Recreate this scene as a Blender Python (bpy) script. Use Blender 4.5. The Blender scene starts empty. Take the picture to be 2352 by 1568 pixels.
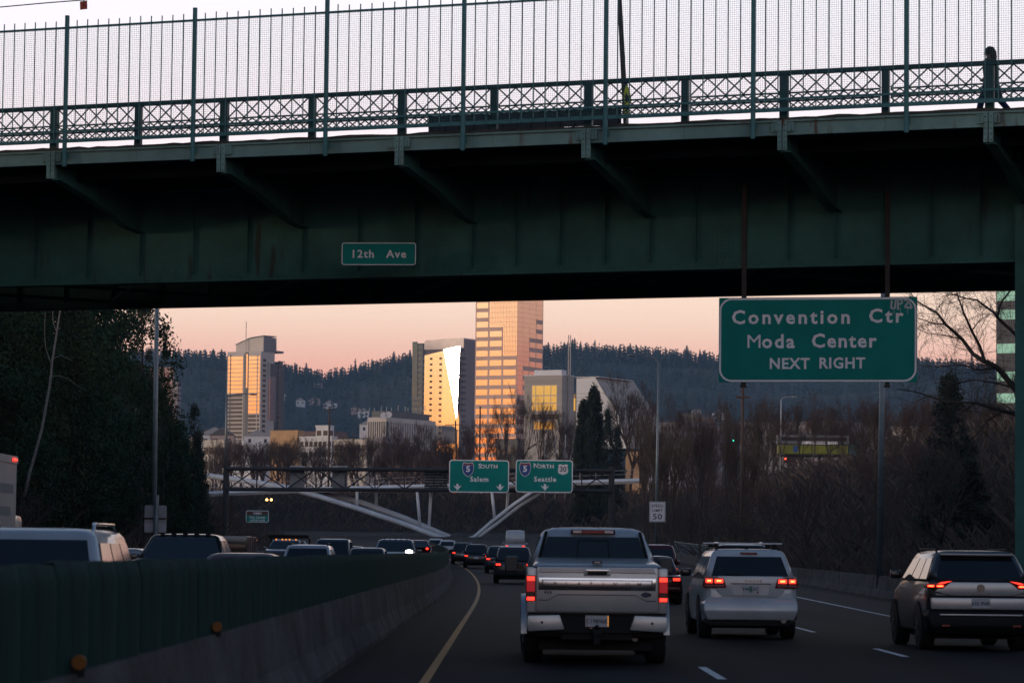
import bpy, bmesh, math, random
from mathutils import Vector, Matrix, Euler
PI = math.pi
sc = bpy.context.scene
col = sc.collection
R = random.Random(11)
# ------------------------------------------------------------ camera
F = 6860.0                      # focal length in units of a 2352 px wide picture (105 mm lens)
PITCH = math.atan(480.7 / F); ROLL = 0.011; EYE = 1.6
cd = bpy.data.cameras.new('camera'); cd.lens = 105; cd.sensor_width = 36
cd.clip_start = 0.5; cd.clip_end = 30000
cd.dof.use_dof = True; cd.dof.focus_distance = 110; cd.dof.aperture_fstop = 4.5
cam = bpy.data.objects.new('camera', cd); col.objects.link(cam); sc.camera = cam
CM = Matrix.Rotation(PI / 2 + PITCH, 3, 'X') @ Matrix.Rotation(ROLL, 3, 'Z')
cam.location = (0, 0, EYE); cam.rotation_euler = CM.to_euler()
def ray(px, py): return CM @ Vector(((px - 1176) / F, -(py - 784) / F, -1))
def at(px, py, Y):
    v = ray(px, py); t = Y / v.y
    return Vector((v.x * t, Y, EYE + v.z * t))
# ------------------------------------------------------------ sky and sun: sunrise behind the left shoulder
SUN_AZ = math.radians(107)      # to the left of the view direction
SUNV = Vector((-math.sin(SUN_AZ), math.cos(SUN_AZ), 0))
w = bpy.data.worlds.new('World'); sc.world = w; w.use_nodes = True
nt = w.node_tree; nt.nodes.clear(); N = nt.nodes.new; L = nt.links.new
tc = N('ShaderNodeTexCoord'); sep = N('ShaderNodeSeparateXYZ'); L(tc.outputs['Generated'], sep.inputs[0])
def ramp(stops, src):
    r = N('ShaderNodeValToRGB'); r.color_ramp.interpolation = 'EASE'
    while len(r.color_ramp.elements) < len(stops): r.color_ramp.elements.new(0.5)
    for e, (p, c) in zip(r.color_ramp.elements, stops): e.position = p; e.color = (*c, 1)
    L(src, r.inputs[0]); return r.outputs[0]
def math_(op, a, b=None, clamp=False):
    m = N('ShaderNodeMath'); m.operation = op; m.use_clamp = clamp
    for i, v in enumerate((a, b)):
        if v is None: continue
        if isinstance(v, (int, float)): m.inputs[i].default_value = v
        else: L(v, m.inputs[i])
    return m.outputs[0]
sd = lambda d: math.sin(math.radians(d))
west = ramp([(0, (.58, .28, .25)), (sd(3.0), (.90, .43, .33)), (sd(4.9), (1.0, .74, .58)), (sd(6.8), (1.0, .88, .90)),
             (sd(11), (.96, .93, 1.0)), (sd(22), (.22, .31, .46)), (sd(48), (.065, .12, .225)), (1, (.034, .072, .15))], sep.outputs[2])
east = ramp([(0, (.90, .20, .03)), (sd(1.9), (.76, .27, .05)), (sd(3.1), (.78, .45, .17)), (sd(4.7), (.80, .63, .40)),
             (sd(11), (.45, .45, .45)), (sd(25), (.11, .145, .20)), (sd(48), (.032, .056, .105)), (1, (.016, .032, .066))], sep.outputs[2])
es = N('ShaderNodeVectorMath'); es.operation = 'SCALE'; es.inputs['Scale'].default_value = 3.0; L(east, es.inputs[0]); east = es.outputs[0]
dv = N('ShaderNodeVectorMath'); dv.operation = 'DOT_PRODUCT'; L(tc.outputs['Generated'], dv.inputs[0]); dv.inputs[1].default_value = SUNV
mr = N('ShaderNodeMapRange'); mr.interpolation_type = 'SMOOTHSTEP'; L(dv.outputs['Value'], mr.inputs[0])
mr.inputs[1].default_value = 0.70; mr.inputs[2].default_value = 0.97
mx = N('ShaderNodeMix'); mx.data_type = 'RGBA'; L(mr.outputs[0], mx.inputs[0]); L(west, mx.inputs[6]); L(east, mx.inputs[7])
sky = N('ShaderNodeTexSky'); sky.sky_type = 'NISHITA'; sky.sun_disc = False
sky.sun_elevation = math.radians(1.6); sky.sun_rotation = -SUN_AZ; sky.altitude = 20; sky.air_density = 1.2; sky.dust_density = 1.5
b1 = N('ShaderNodeBackground'); L(mx.outputs[2], b1.inputs[0]); b1.inputs[1].default_value = 1.12
b2 = N('ShaderNodeBackground'); L(sky.outputs[0], b2.inputs[0]); b2.inputs[1].default_value = 0.006
ad = N('ShaderNodeAddShader'); L(b1.outputs[0], ad.inputs[0]); L(b2.outputs[0], ad.inputs[1])
ow = N('ShaderNodeOutputWorld'); L(ad.outputs[0], ow.inputs[0])
sl = bpy.data.lights.new('sun', 'SUN'); sl.energy = 1.5; sl.angle = math.radians(8); sl.color = (1, .78, .56)
so = bpy.data.objects.new('sun', sl); col.objects.link(so)
so.rotation_euler = (-(SUNV + Vector((0, 0, math.tan(math.radians(1.6)))))).to_track_quat('-Z', 'Y').to_euler()
sc.view_settings.view_transform = 'Standard'; sc.view_settings.look = 'None'
sc.view_settings.exposure = 0.0; sc.view_settings.gamma = 1.0
cy = sc.cycles
cy.use_denoising = True; cy.max_bounces = 5; cy.diffuse_bounces = 2; cy.glossy_bounces = 3; cy.transmission_bounces = 3
cy.volume_bounces = 0; cy.transparent_max_bounces = 6; cy.caustics_reflective = False; cy.caustics_refractive = False
cy.sample_clamp_indirect = 4.0
# ------------------------------------------------------------ helpers
MATS = {}
def mat(name, c, rough=.6, metal=0., var=.18, scale=2.0, bump=0., bscale=None, emit=0., spec=.5, c2=None, coord='Object', stretch=None, coat=0.):
    if name in MATS: return MATS[name]
    m = bpy.data.materials.new(name); MATS[name] = m; m.use_nodes = True
    t = m.node_tree; b = t.nodes['Principled BSDF']
    b.inputs['Roughness'].default_value = rough; b.inputs['Metallic'].default_value = metal
    b.inputs['Specular IOR Level'].default_value = spec; b.inputs['Coat Weight'].default_value = coat
    b.inputs['Base Color'].default_value = (*c, 1)
    if var > 0 or bump > 0:
        tcn = t.nodes.new('ShaderNodeTexCoord'); src = tcn.outputs[coord]
        if stretch:
            mp = t.nodes.new('ShaderNodeMapping'); mp.inputs['Scale'].default_value = stretch; t.links.new(src, mp.inputs[0]); src = mp.outputs[0]
        nz = t.nodes.new('ShaderNodeTexNoise'); nz.inputs['Scale'].default_value = scale; nz.inputs['Detail'].default_value = 6
        nz.inputs['Roughness'].default_value = .62; t.links.new(src, nz.inputs['Vector'])
        cr = t.nodes.new('ShaderNodeValToRGB'); e = cr.color_ramp.elements; e[0].position = .3; e[1].position = .72
        ca = c2 if c2 else tuple(x * (1 - var) for x in c); cb = c if c2 else tuple(min(1, x * (1 + var)) for x in c)
        e[0].color = (*ca, 1); e[1].color = (*cb, 1)
        t.links.new(nz.outputs[0], cr.inputs[0]); t.links.new(cr.outputs[0], b.inputs['Base Color'])
        if bump > 0:
            n2 = nz
            if bscale:
                n2 = t.nodes.new('ShaderNodeTexNoise'); n2.inputs['Scale'].default_value = bscale; n2.inputs['Detail'].default_value = 4
                t.links.new(src, n2.inputs['Vector'])
            bp = t.nodes.new('ShaderNodeBump'); bp.inputs['Strength'].default_value = bump; bp.inputs['Distance'].default_value = .05
            t.links.new(n2.outputs[0], bp.inputs['Height']); t.links.new(bp.outputs[0], b.inputs['Normal'])
    if emit > 0:
        b.inputs['Emission Color'].default_value = (*c, 1); b.inputs['Emission Strength'].default_value = emit
    return m
def tag(o, label=None, cat=None, group=None, kind=None):
    if label: o['label'] = label
    if cat: o['category'] = cat
    if group: o['group'] = group
    if kind: o['kind'] = kind
    return o
def empty(name, loc, label, cat, group=None, rz=0.):
    o = bpy.data.objects.new(name, None); col.objects.link(o); o.location = loc; o.rotation_euler = (0, 0, rz)
    o.empty_display_size = .2
    return tag(o, label, cat, group)
def mw(o):
    m = Matrix.LocRotScale(o.location, o.rotation_euler, o.scale)
    return mw(o.parent) @ m if o.parent else m
def link(name, me, parent=None, loc=None, rot=None, scale=None):
    o = bpy.data.objects.new(name, me); col.objects.link(o)
    if parent: o.parent = parent
    if loc is not None: o.location = loc
    if rot is not None: o.rotation_euler = rot
    if scale is not None: o.scale = scale
    return o
def dup(o, parent=None):
    c = o.copy(); col.objects.link(c); c.parent = parent
    for ch in list(o.children): dup(ch, c)
    return c
class MB:
    def __init__(s): s.v = []; s.f = []
    def add(s, vs, fs):
        n = len(s.v); s.v.extend(Vector(a) for a in vs); s.f.extend(tuple(i + n for i in f) for f in fs); return s
    def box(s, a, b):
        x0, y0, z0 = a; x1, y1, z1 = b
        return s.add([(x0, y0, z0), (x1, y0, z0), (x1, y1, z0), (x0, y1, z0), (x0, y0, z1), (x1, y0, z1), (x1, y1, z1), (x0, y1, z1)],
                     [(0, 3, 2, 1), (4, 5, 6, 7), (0, 1, 5, 4), (1, 2, 6, 5), (2, 3, 7, 6), (3, 0, 4, 7)])
    def cbox(s, c, d): return s.box([c[i] - d[i] / 2 for i in range(3)], [c[i] + d[i] / 2 for i in range(3)])
    def hexa(s, p):   # 8 points: bottom 4 ccw, top 4 ccw
        return s.add(p, [(0, 3, 2, 1), (4, 5, 6, 7), (0, 1, 5, 4), (1, 2, 6, 5), (2, 3, 7, 6), (3, 0, 4, 7)])
    def bar(s, p, q, w, h=None, up=(0, 0, 1)):
        p = Vector(p); q = Vector(q); h = h or w; d = (q - p).normalized(); up = Vector(up)
        a = d.cross(up)
        if a.length < 1e-4: a = d.cross(Vector((0, 1, 0)))
        a.normalize(); b = a.cross(d).normalized(); a = a * w / 2; b = b * h / 2
        return s.hexa([p - a - b, p + a - b, p + a + b, p - a + b, q - a - b, q + a - b, q + a + b, q - a + b])
    def tube(s, pts, rad, n=8, cap=True):
        pts = [Vector(p) for p in pts]; m = len(pts)
        if not isinstance(rad, (list, tuple)): rad = [rad] * m
        n0 = len(s.v); ref = None
        for i, p in enumerate(pts):
            d = (pts[min(i + 1, m - 1)] - pts[max(i - 1, 0)]).normalized()
            if ref is None: ref = Vector((0, 0, 1)) if abs(d.z) < .9 else Vector((1, 0, 0))
            a = d.cross(ref).normalized(); b = a.cross(d).normalized(); ref = b
            for k in range(n):
                t = 2 * PI * k / n; s.v.append(p + (a * math.cos(t) + b * math.sin(t)) * rad[i])
        for i in range(m - 1):
            for k in range(n):
                a = n0 + i * n + k; b = n0 + i * n + (k + 1) % n; s.f.append((a, b, b + n, a + n))
        if cap:
            s.f.append(tuple(n0 + k for k in range(n))[::-1]); s.f.append(tuple(n0 + (m - 1) * n + k for k in range(n)))
        return s
    def prism(s, poly, ext):   # poly: list of 3d points, ext: vector
        n = len(poly); e = Vector(ext); vs = [Vector(p) for p in poly] + [Vector(p) + e for p in poly]
        fs = [tuple(range(n))[::-1], tuple(range(n, 2 * n))] + [(i, (i + 1) % n, n + (i + 1) % n, n + i) for i in range(n)]
        return s.add(vs, fs)
    def loft(s, secs, cap=True, close=True):
        n = len(secs[0]); n0 = len(s.v)
        for sec in secs: s.v.extend(Vector(p) for p in sec)
        for i in range(len(secs) - 1):
            for k in range(n if close else n - 1):
                a = n0 + i * n + k; b = n0 + i * n + (k + 1) % n; s.f.append((a, b, b + n, a + n))
        if cap and close:
            s.f.append(tuple(n0 + k for k in range(n))[::-1]); s.f.append(tuple(n0 + (len(secs) - 1) * n + k for k in range(n)))
        return s
    def ball(s, c, r, nu=10, nv=7):
        c = Vector(c); r = (r, r, r) if isinstance(r, (int, float)) else r
        secs = []
        for i in range(nv + 1):
            t = PI * (.02 + .96 * i / nv)
            secs.append([c + Vector((r[0] * math.sin(t) * math.cos(2 * PI * k / nu), r[1] * math.sin(t) * math.sin(2 * PI * k / nu), -r[2] * math.cos(t))) for k in range(nu)])
        return s.loft(secs)
    def mesh(s, name, m, smooth=False, fix=False, bevel=0, seg=2):
        me = bpy.data.meshes.new(name); me.from_pydata([tuple(v) for v in s.v], [], s.f)
        if fix or bevel:
            bm = bmesh.new(); bm.from_mesh(me)
            if bevel:
                bmesh.ops.bevel(bm, geom=[e for e in bm.edges if len(e.link_faces) == 2 and e.calc_face_angle(0) > .35], offset=bevel, segments=seg, profile=.6, affect='EDGES', clamp_overlap=True)
            bmesh.ops.recalc_face_normals(bm, faces=bm.faces); bm.to_mesh(me); bm.free()
        if m: me.materials.append(m)
        if smooth: me.shade_smooth() if hasattr(me, 'shade_smooth') else None
        me.update(); return me
    def build(s, name, m, parent=None, smooth=False, world=False, fix=False, bevel=0, seg=2, loc=None):
        if world and parent:
            inv = mw(parent).inverted(); s.v = [inv @ v for v in s.v]
        elif world and loc is not None:
            s.v = [v - Vector(loc) for v in s.v]
        me = s.mesh(name, m, smooth, fix, bevel, seg)
        if smooth and bevel:
            me.set_sharp_from_angle(angle=math.radians(38))
        return link(name, me, parent, loc)
def thing(mb, name, m, label, cat, group=None, **k): return tag(mb.build(name, m, **k), label, cat, group)
def text(s, size, m, parent, loc, name='lettering', bold=.0, sx=1., space=1., align='CENTER', depth=.006, rot=(PI / 2, 0, 0)):
    cu = bpy.data.curves.new('t', 'FONT'); cu.body = s; cu.size = size; cu.align_x = align; cu.align_y = 'CENTER'
    cu.space_character = space; cu.offset = bold * size; cu.extrude = depth / 2; cu.resolution_u = 2
    o = bpy.data.objects.new('t', cu); col.objects.link(o)
    dg = bpy.context.evaluated_depsgraph_get(); me = bpy.data.meshes.new_from_object(o.evaluated_get(dg))
    bpy.data.objects.remove(o); me.materials.clear(); me.materials.append(m)
    for v in me.vertices: v.co.x *= sx
    return link(name, me, parent, loc, rot)
def srgb(r, g, b): return tuple(((x / 255) / 12.92 if x / 255 <= .04045 else ((x / 255 + .055) / 1.055) ** 2.4) for x in (r, g, b))
# ============================================================ road alignment and terrain
def road_z(Y):
    if Y < 100: return 0.
    return 2.6e-5 * (Y - 100) ** 2 if Y < 480 else 2.6e-5 * 380 ** 2 + .0198 * (Y - 480)
def sh(Y):
    if Y < 80: return 0.
    return -1.2e-4 * (Y - 80) ** 2 if Y < 560 else -1.2e-4 * 480 ** 2 - .115 * (Y - 560)
def interp(x, pts):
    if x <= pts[0][0]: return pts[0][1]
    for (a, b), (c, d) in zip(pts, pts[1:]):
        if x <= c: return b + (d - b) * (x - a) / (c - a)
    return pts[-1][1]
def right_edge(Y): return interp(Y, [(0, 13.2), (105, 13.6), (140, 14.6), (275, 15.4), (330, 15.6), (480, 12), (640, 2)])
def left_edge(Y): return -17.0 + sh(Y)
def sstep(a, b, x):
    t = max(0, min(1, (x - a) / (b - a))); return t * t * (3 - 2 * t)
def hsh(i, j):
    n = math.sin(i * 127.1 + j * 311.7) * 43758.5453; return n - math.floor(n)
def vnoise(x, y):
    i, j = math.floor(x), math.floor(y); u, v = x - i, y - j; u = u * u * (3 - 2 * u); v = v * v * (3 - 2 * v)
    return (hsh(i, j) * (1 - u) + hsh(i + 1, j) * u) * (1 - v) + (hsh(i, j + 1) * (1 - u) + hsh(i + 1, j + 1) * u) * v
def top_z(X, Y):
    return interp(Y, [(-8000, 5), (-600, 9), (60, 11), (560, 12.5), (640, 14), (1000, 8), (3000, 5), (9000, 0)]) - .5
def ground_z(X, Y):
    t = top_z(X, Y)
    rz = road_z(max(Y, 0)) - .06
    if Y > 620: return t + vnoise(X / 30, Y / 30) * .8
    r = sstep(right_edge(Y) + 1.2, right_edge(Y) + 24, X); l = sstep(-left_edge(Y) + 1.5, -left_edge(Y) + 20, -X)
    e = sstep(525, 610, Y)
    k = max(r, l, e)
    return rz * (1 - k) + t * k + k * (1 - k) * 3.0 * (vnoise(X / 6, Y / 6) - .5) + k * vnoise(X / 9, Y / 9) * .6
def grid(xs, ys, fz, flip=False):
    vs = [(x, y, fz(x, y)) for y in ys for x in xs]; n = len(xs)
    fs = [(j * n + i, j * n + i + 1, (j + 1) * n + i + 1, (j + 1) * n + i) for j in range(len(ys) - 1) for i in range(n - 1)]
    return MB().add(vs, fs)
xs = [-2550, -1800, -1200, -600, -300, -160, -100] + [-80 + 2.0 * i for i in range(76)] + [80, 110, 160, 300, 600, 1200, 1800, 2550]
ys = [-650, -300, -100, -40] + [-20 + 6 * i for i in range(112)] + [680, 760, 900, 1100, 1400, 1900, 2500, 3200, 4200, 5150]
M_soil = mat('winter_soil', (.016, .0125, .0105), .95, spec=.05, var=.5, scale=.5, bump=.6, bscale=3, c2=(.012, .012, .009))
tag(grid(xs, ys, ground_z).build('ground', M_soil, smooth=True), kind='structure')
M_asph = mat('asphalt', (.0115, .0125, .0145), .85, spec=.09, var=.35, scale=.8, bump=.25, bscale=60, stretch=(1, .03, 1), c2=(.0065, .007, .008))
def wheel_tracks(m):
    t = m.node_tree; b = t.nodes['Principled BSDF']; old = b.inputs['Base Color'].links[0].from_socket
    g = t.nodes.new('ShaderNodeTexCoord'); s = t.nodes.new('ShaderNodeSeparateXYZ'); t.links.new(g.outputs['Object'], s.inputs[0])
    nz = t.nodes.new('ShaderNodeTexNoise'); nz.inputs['Scale'].default_value = .12; t.links.new(g.outputs['Object'], nz.inputs['Vector'])
    def mth(op, a, c):
        q = t.nodes.new('ShaderNodeMath'); q.operation = op
        for i, v in enumerate((a, c)):
            if isinstance(v, (int, float)): q.inputs[i].default_value = v
            elif v is not None: t.links.new(v, q.inputs[i])
        return q.outputs[0]
    ph = mth('ADD', mth('MULTIPLY', s.outputs[0], 2 * PI / 1.825), mth('MULTIPLY', nz.outputs[0], 1.2))
    k = mth('ADD', mth('MULTIPLY', mth('COSINE', ph, None), .22), 1.0)
    vm = t.nodes.new('ShaderNodeVectorMath'); vm.operation = 'SCALE'; t.links.new(old, vm.inputs[0]); t.links.new(k, vm.inputs['Scale']); t.links.new(vm.outputs[0], b.inputs['Base Color'])
wheel_tracks(M_asph)
rows = [4 + 4 * i for i in range(10)] + [44 + 5 * i for i in range(105)]
rows = [-60, -20] + rows
mb = MB(); NX = 9
for Y in rows:
    a, b = left_edge(Y), right_edge(Y)
    for i in range(NX): mb.v.append(Vector((a + (b - a) * i / (NX - 1), Y, road_z(max(Y, 0)))))
for j in range(len(rows) - 1):
    for i in range(NX - 1): mb.f.append((j * NX + i, j * NX + i + 1, (j + 1) * NX + i + 1, (j + 1) * NX + i))
road = tag(mb.build('road', M_asph, smooth=True), kind='structure')
M_yel = mat('yellow_paint', (.36, .15, .016), .7, var=.35, scale=4)
M_wht = mat('white_road_paint', (.55, .55, .56), .7, var=.35, scale=5)
def strip(x, Y0, Y1, wd, m, name, step=4., lift=.006):
    b = MB(); n = max(1, int((Y1 - Y0) / step)); fx = x if callable(x) else (lambda Y: x + sh(Y))
    for i in range(n + 1):
        Y = Y0 + (Y1 - Y0) * i / n
        for q in (-wd / 2, wd / 2): b.v.append(Vector((fx(Y) + q, Y, road_z(Y) + lift)))
    b.f = [(2 * i, 2 * i + 1, 2 * i + 3, 2 * i + 2) for i in range(n)]
    return b.build(name, m, road)
strip(-1.02, 4, 420, .115, M_yel, 'edge_line')
strip(lambda Y: interp(Y, [(0, 9.8), (77, 9.95), (101, 10.5), (140, 11.3), (300, 12.6)]) + 0 * Y, 4, 300, .13, M_wht, 'edge_line')
for k in range(-2, 14):
    strip(2.72, 38.2 + 14.3 * k, 42.2 + 14.3 * k, .12, M_wht, 'lane_dash', 1.)
    strip(6.28 if k < 3 else 6.6, 47.4 + 14.3 * k, 51.4 + 14.3 * k, .12, M_wht, 'lane_dash', 1.)
for k in range(0, 22):
    strip(-7.6, 20 + 14.3 * k, 24 + 14.3 * k, .12, M_wht, 'lane_dash', 1.)
    strip(-11.3, 20 + 14.3 * k, 24 + 14.3 * k, .12, M_wht, 'lane_dash', 1.)
strip(-3.9, 4, 420, .14, M_yel, 'edge_line'); strip(-15.0, 4, 420, .14, M_wht, 'edge_line')
# ------------------------------------------------------------ median barrier with its glare screen
M_conc = mat('barrier_concrete', (.125, .117, .112), .95, spec=.05, var=.4, scale=1.3, bump=.4, bscale=14, c2=(.05, .047, .047), stretch=(1, .6, 1))
M_screen = mat('green_screen_plastic', (.014, .037, .031), .9, spec=.05, var=.5, scale=2.5, stretch=(1, 1, .25))
M_amber = mat('amber_reflector', (.26, .085, .01), .35, var=.1)
M_dark = mat('dark_rubber', (.008, .008, .009), .8, var=.2)
BX = lambda Y: -2.56 + sh(Y)
md = empty('median_barrier', (BX(10), 10, 0), 'concrete median barrier carrying a tall green glare screen', 'barrier')
def jersey(fx, Y0, Y1, H, wb, wt, nseg=3):
    secs = []
    for i in range(nseg + 1):
        Y = Y0 + (Y1 - Y0) * i / nseg; x = fx(Y); z = road_z(max(Y, 0))
        secs.append([(x + a, Y, z + b) for a, b in ((-wb, -.03), (wb, -.03), (wb, .08), (wb * .60, .33 * H / .81), (wt, H), (-wt, H), (-wb * .60, .33 * H / .81), (-wb, .08))])
    return MB().loft(secs)
Y = 4.
while Y < 330:
    jersey(BX, Y, Y + 5.98, .88, .31, .115).build('barrier_block', M_conc, md, world=True, fix=True); Y += 6.0
prot = MB()
nx, nz = 8, 7
PW = 1.25
def panel_mesh():
    b = MB()
    for sgn in (1, -1):
        n0 = len(b.v)
        for j in range(nz + 1):
            for i in range(nx + 1):
                u = i / nx; z = .80 + (.70 + .012 * math.sin(PI * u)) * j / nz
                if j == nz: z -= .0
                bul = .020 * math.sin(PI * u) ** .28 + .055
                if j == nz: bul *= .55
                b.v.append(Vector((sgn * bul, (u - .5) * PW, z)))
        for j in range(nz):
            for i in range(nx):
                a = n0 + j * (nx + 1) + i; q = (a, a + 1, a + nx + 2, a + nx + 1); b.f.append(q if sgn > 0 else q[::-1])
    t = nz * (nx + 1); m = (nx + 1) * (nz + 1)
    for i in range(nx): b.f.append((t + i, t + i + 1, m + t + i + 1, m + t + i))
    return b.mesh('glare_screen_panel', M_screen, smooth=True)
pm = panel_mesh()
Y = 6.; k = 0
while Y < 300:
    a = math.atan2(BX(Y + 1) - BX(Y - 1), 2.)
    o = link('glare_screen_panel', pm, md, Vector((BX(Y), Y, road_z(Y))) - md.location, (R.uniform(-.002, .002), R.uniform(-.003, .003), -a))
    o.scale.z = 1 + R.uniform(-.006, .006); Y += PW; k += 1
rb = MB(); rb.tube([(0, 0, 0), (0, .012, 0)], .042, 14); rm = rb.mesh('reflector', M_amber, fix=True)
hb = MB(); hb.box((-.05, .013, -.085), (.03, .022, .02)); hm = hb.mesh('reflector_bracket', M_dark, fix=True)
for k in range(2):
    Y = 17.0 + 8.0 * k
    o = link('reflector', rm, md, Vector((BX(Y) + .128, Y, road_z(Y) + .945)) - md.location); link('reflector_bracket', hm, o, (0, 0, 0))
# ------------------------------------------------------------ barrier along the right-hand shoulder
rbx = lambda Y: right_edge(Y) + .1
rbar = empty('concrete_barrier', (rbx(60), 60, 0), 'low concrete barrier along the shoulder below the brown brush', 'barrier')
Y = 30.
while Y < 470:
    jersey(rbx, Y, Y + 5.96, .82, .30, .10).build('barrier_block', M_conc, rbar, world=True, fix=True); Y += 6.0
lbx = lambda Y: left_edge(Y) - .3
lbar = empty('concrete_barrier', (lbx(60), 60, 0), 'low concrete barrier at the foot of the evergreen bank', 'barrier')
Y = 20.
while Y < 400:
    jersey(lbx, Y, Y + 11.9, .82, .30, .10, 2).build('barrier_block', M_conc, lbar, world=True, fix=True); Y += 12.0
M_galv = mat('galvanised_steel', (.22, .24, .25), .5, .6, var=.2)
fn = empty('chain_link_fence', (rbx(250), 250, road_z(250)), 'thin chain link fence behind the concrete barrier below the brush', 'fence')
FY = [205 + 4.5 * i for i in range(22)]
fp = lambda Y, z: Vector((rbx(Y) + .75, Y, ground_z(rbx(Y) + .75, Y) + z))
for Y in FY: MB().tube([fp(Y, -.3), fp(Y, 1.75)], .03, 6).build('post', M_galv, fn, world=True)
MB().tube([fp(Y, 1.75) for Y in FY], .025, 6).build('top_rail', M_galv, fn, world=True)
wire = MB()
for i in range(len(FY) - 1):
    for q in range(9):
        Ya = FY[i] + .5 * q
        wire.bar(fp(Ya, 0.02), fp(min(Ya + 1.7, FY[-1]), 1.74), .012); wire.bar(fp(Ya, 1.74), fp(min(Ya + 1.7, FY[-1]), .02), .012)
tag(wire.build('wire_mesh', M_galv, fn, world=True), kind='stuff')
# ============================================================ overpass
TH = math.radians(20.9); B0 = Vector((0, 70, 0)); BA = Vector((math.cos(TH), -math.sin(TH), 0)); BN = Vector((math.sin(TH), math.cos(TH), 0))
def bp(s, w, z): return B0 + BA * s + BN * w + Vector((0, 0, z))
def bbox(mb, s0, s1, w0, w1, z0, z1):
    return mb.hexa([bp(s0, w0, z0), bp(s1, w0, z0), bp(s1, w1, z0), bp(s0, w1, z0), bp(s0, w0, z1), bp(s1, w0, z1), bp(s1, w1, z1), bp(s0, w1, z1)])
S0, S1 = -26., 21.
def rust_mat(name, c, rc=(.11, .055, .03)):
    m = mat(name, c, .65, spec=.25, var=.28, scale=.9)
    t = m.node_tree; b = t.nodes['Principled BSDF']; old = b.inputs['Base Color'].links[0].from_socket
    g = t.nodes.new('ShaderNodeNewGeometry'); mp = t.nodes.new('ShaderNodeMapping'); mp.inputs['Scale'].default_value = (4.5, 4.5, .5)
    t.links.new(g.outputs['Position'], mp.inputs[0]); nz = t.nodes.new('ShaderNodeTexNoise'); nz.inputs['Scale'].default_value = 1.; nz.inputs['Detail'].default_value = 5
    t.links.new(mp.outputs[0], nz.inputs['Vector'])
    n3 = t.nodes.new('ShaderNodeTexNoise'); n3.inputs['Scale'].default_value = .35; t.links.new(g.outputs['Position'], n3.inputs['Vector'])
    mu = t.nodes.new('ShaderNodeMath'); mu.operation = 'MULTIPLY'; t.links.new(nz.outputs[0], mu.inputs[0]); t.links.new(n3.outputs[0], mu.inputs[1])
    cr = t.nodes.new('ShaderNodeValToRGB'); cr.color_ramp.elements[0].position = .345; cr.color_ramp.elements[1].position = .43; t.links.new(mu.outputs[0], cr.inputs[0])
    mi = t.nodes.new('ShaderNodeMix'); mi.data_type = 'RGBA'; t.links.new(cr.outputs[0], mi.inputs[0]); t.links.new(old, mi.inputs[6]); mi.inputs[7].default_value = (*rc, 1)
    t.links.new(mi.outputs[2], b.inputs['Base Color']); return m
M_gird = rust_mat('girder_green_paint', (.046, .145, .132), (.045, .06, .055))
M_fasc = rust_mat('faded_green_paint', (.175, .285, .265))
M_rail = mat('railing_green_paint', (.030, .085, .090), .5, spec=.3, var=.25, scale=2.)
M_fence = mat('fence_teal_paint', (.060, .185, .190), .45, spec=.3, var=.15, scale=2.)
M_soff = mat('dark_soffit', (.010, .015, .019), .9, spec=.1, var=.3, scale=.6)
M_ledge = mat('weathered_ledge', (.055, .055, .05), .9, var=.5, scale=3., bump=.5, bscale=9)
br = empty('overpass_bridge', bp(0, 8, 0), 'green riveted steel overpass crossing above the freeway', 'bridge')
bb = lambda n, m, *a: bbox(MB(), *a).build(n, m, br, world=True)
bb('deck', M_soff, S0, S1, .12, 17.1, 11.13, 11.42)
bb('sidewalk', M_ledge, S0, S1, .25, 3.4, 11.421, 11.53); bb('sidewalk', M_ledge, S0, S1, 13.8, 16.9, 11.421, 11.53)
BR = [1.83 + 4.74 * k for k in range(-5, 5)]
# fascia panels between posts
SP = [1.83 + 2.37 * k for k in range(-10, 9)]
for a, b in zip(SP, SP[1:]):
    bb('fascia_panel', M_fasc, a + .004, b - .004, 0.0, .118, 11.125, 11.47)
    bb('fascia_flange', M_fasc, a + .004, b - .004, -.06, -.001, 11.42, 11.47)
    z = 11.471; q = MB(); n = 9
    for i in range(n + 1):
        s = a + (b - a) * i / n; h = .035 + .05 * vnoise(s * 3, 5)
        q.v += [bp(s, -.07, z), bp(s, -.07, z + h), bp(s, .24, z + h), bp(s, .24, z)]
    for i in range(n):
        for k in range(4): q.f.append((4 * i + k, 4 * i + (k + 1) % 4, 4 * i + 4 + (k + 1) % 4, 4 * i + 4 + k))
    q.build('ledge', M_ledge, br, world=True, fix=True)
    bb('far_fascia_panel', M_gird, a + .004, b - .004, 17.1, 17.2, 11.0, 11.5)
# soffit joists
for w in (1.2, 2.4, 3.6): bb('joist', M_soff, S0, S1, w, w + .12, 10.86, 11.13)
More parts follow.
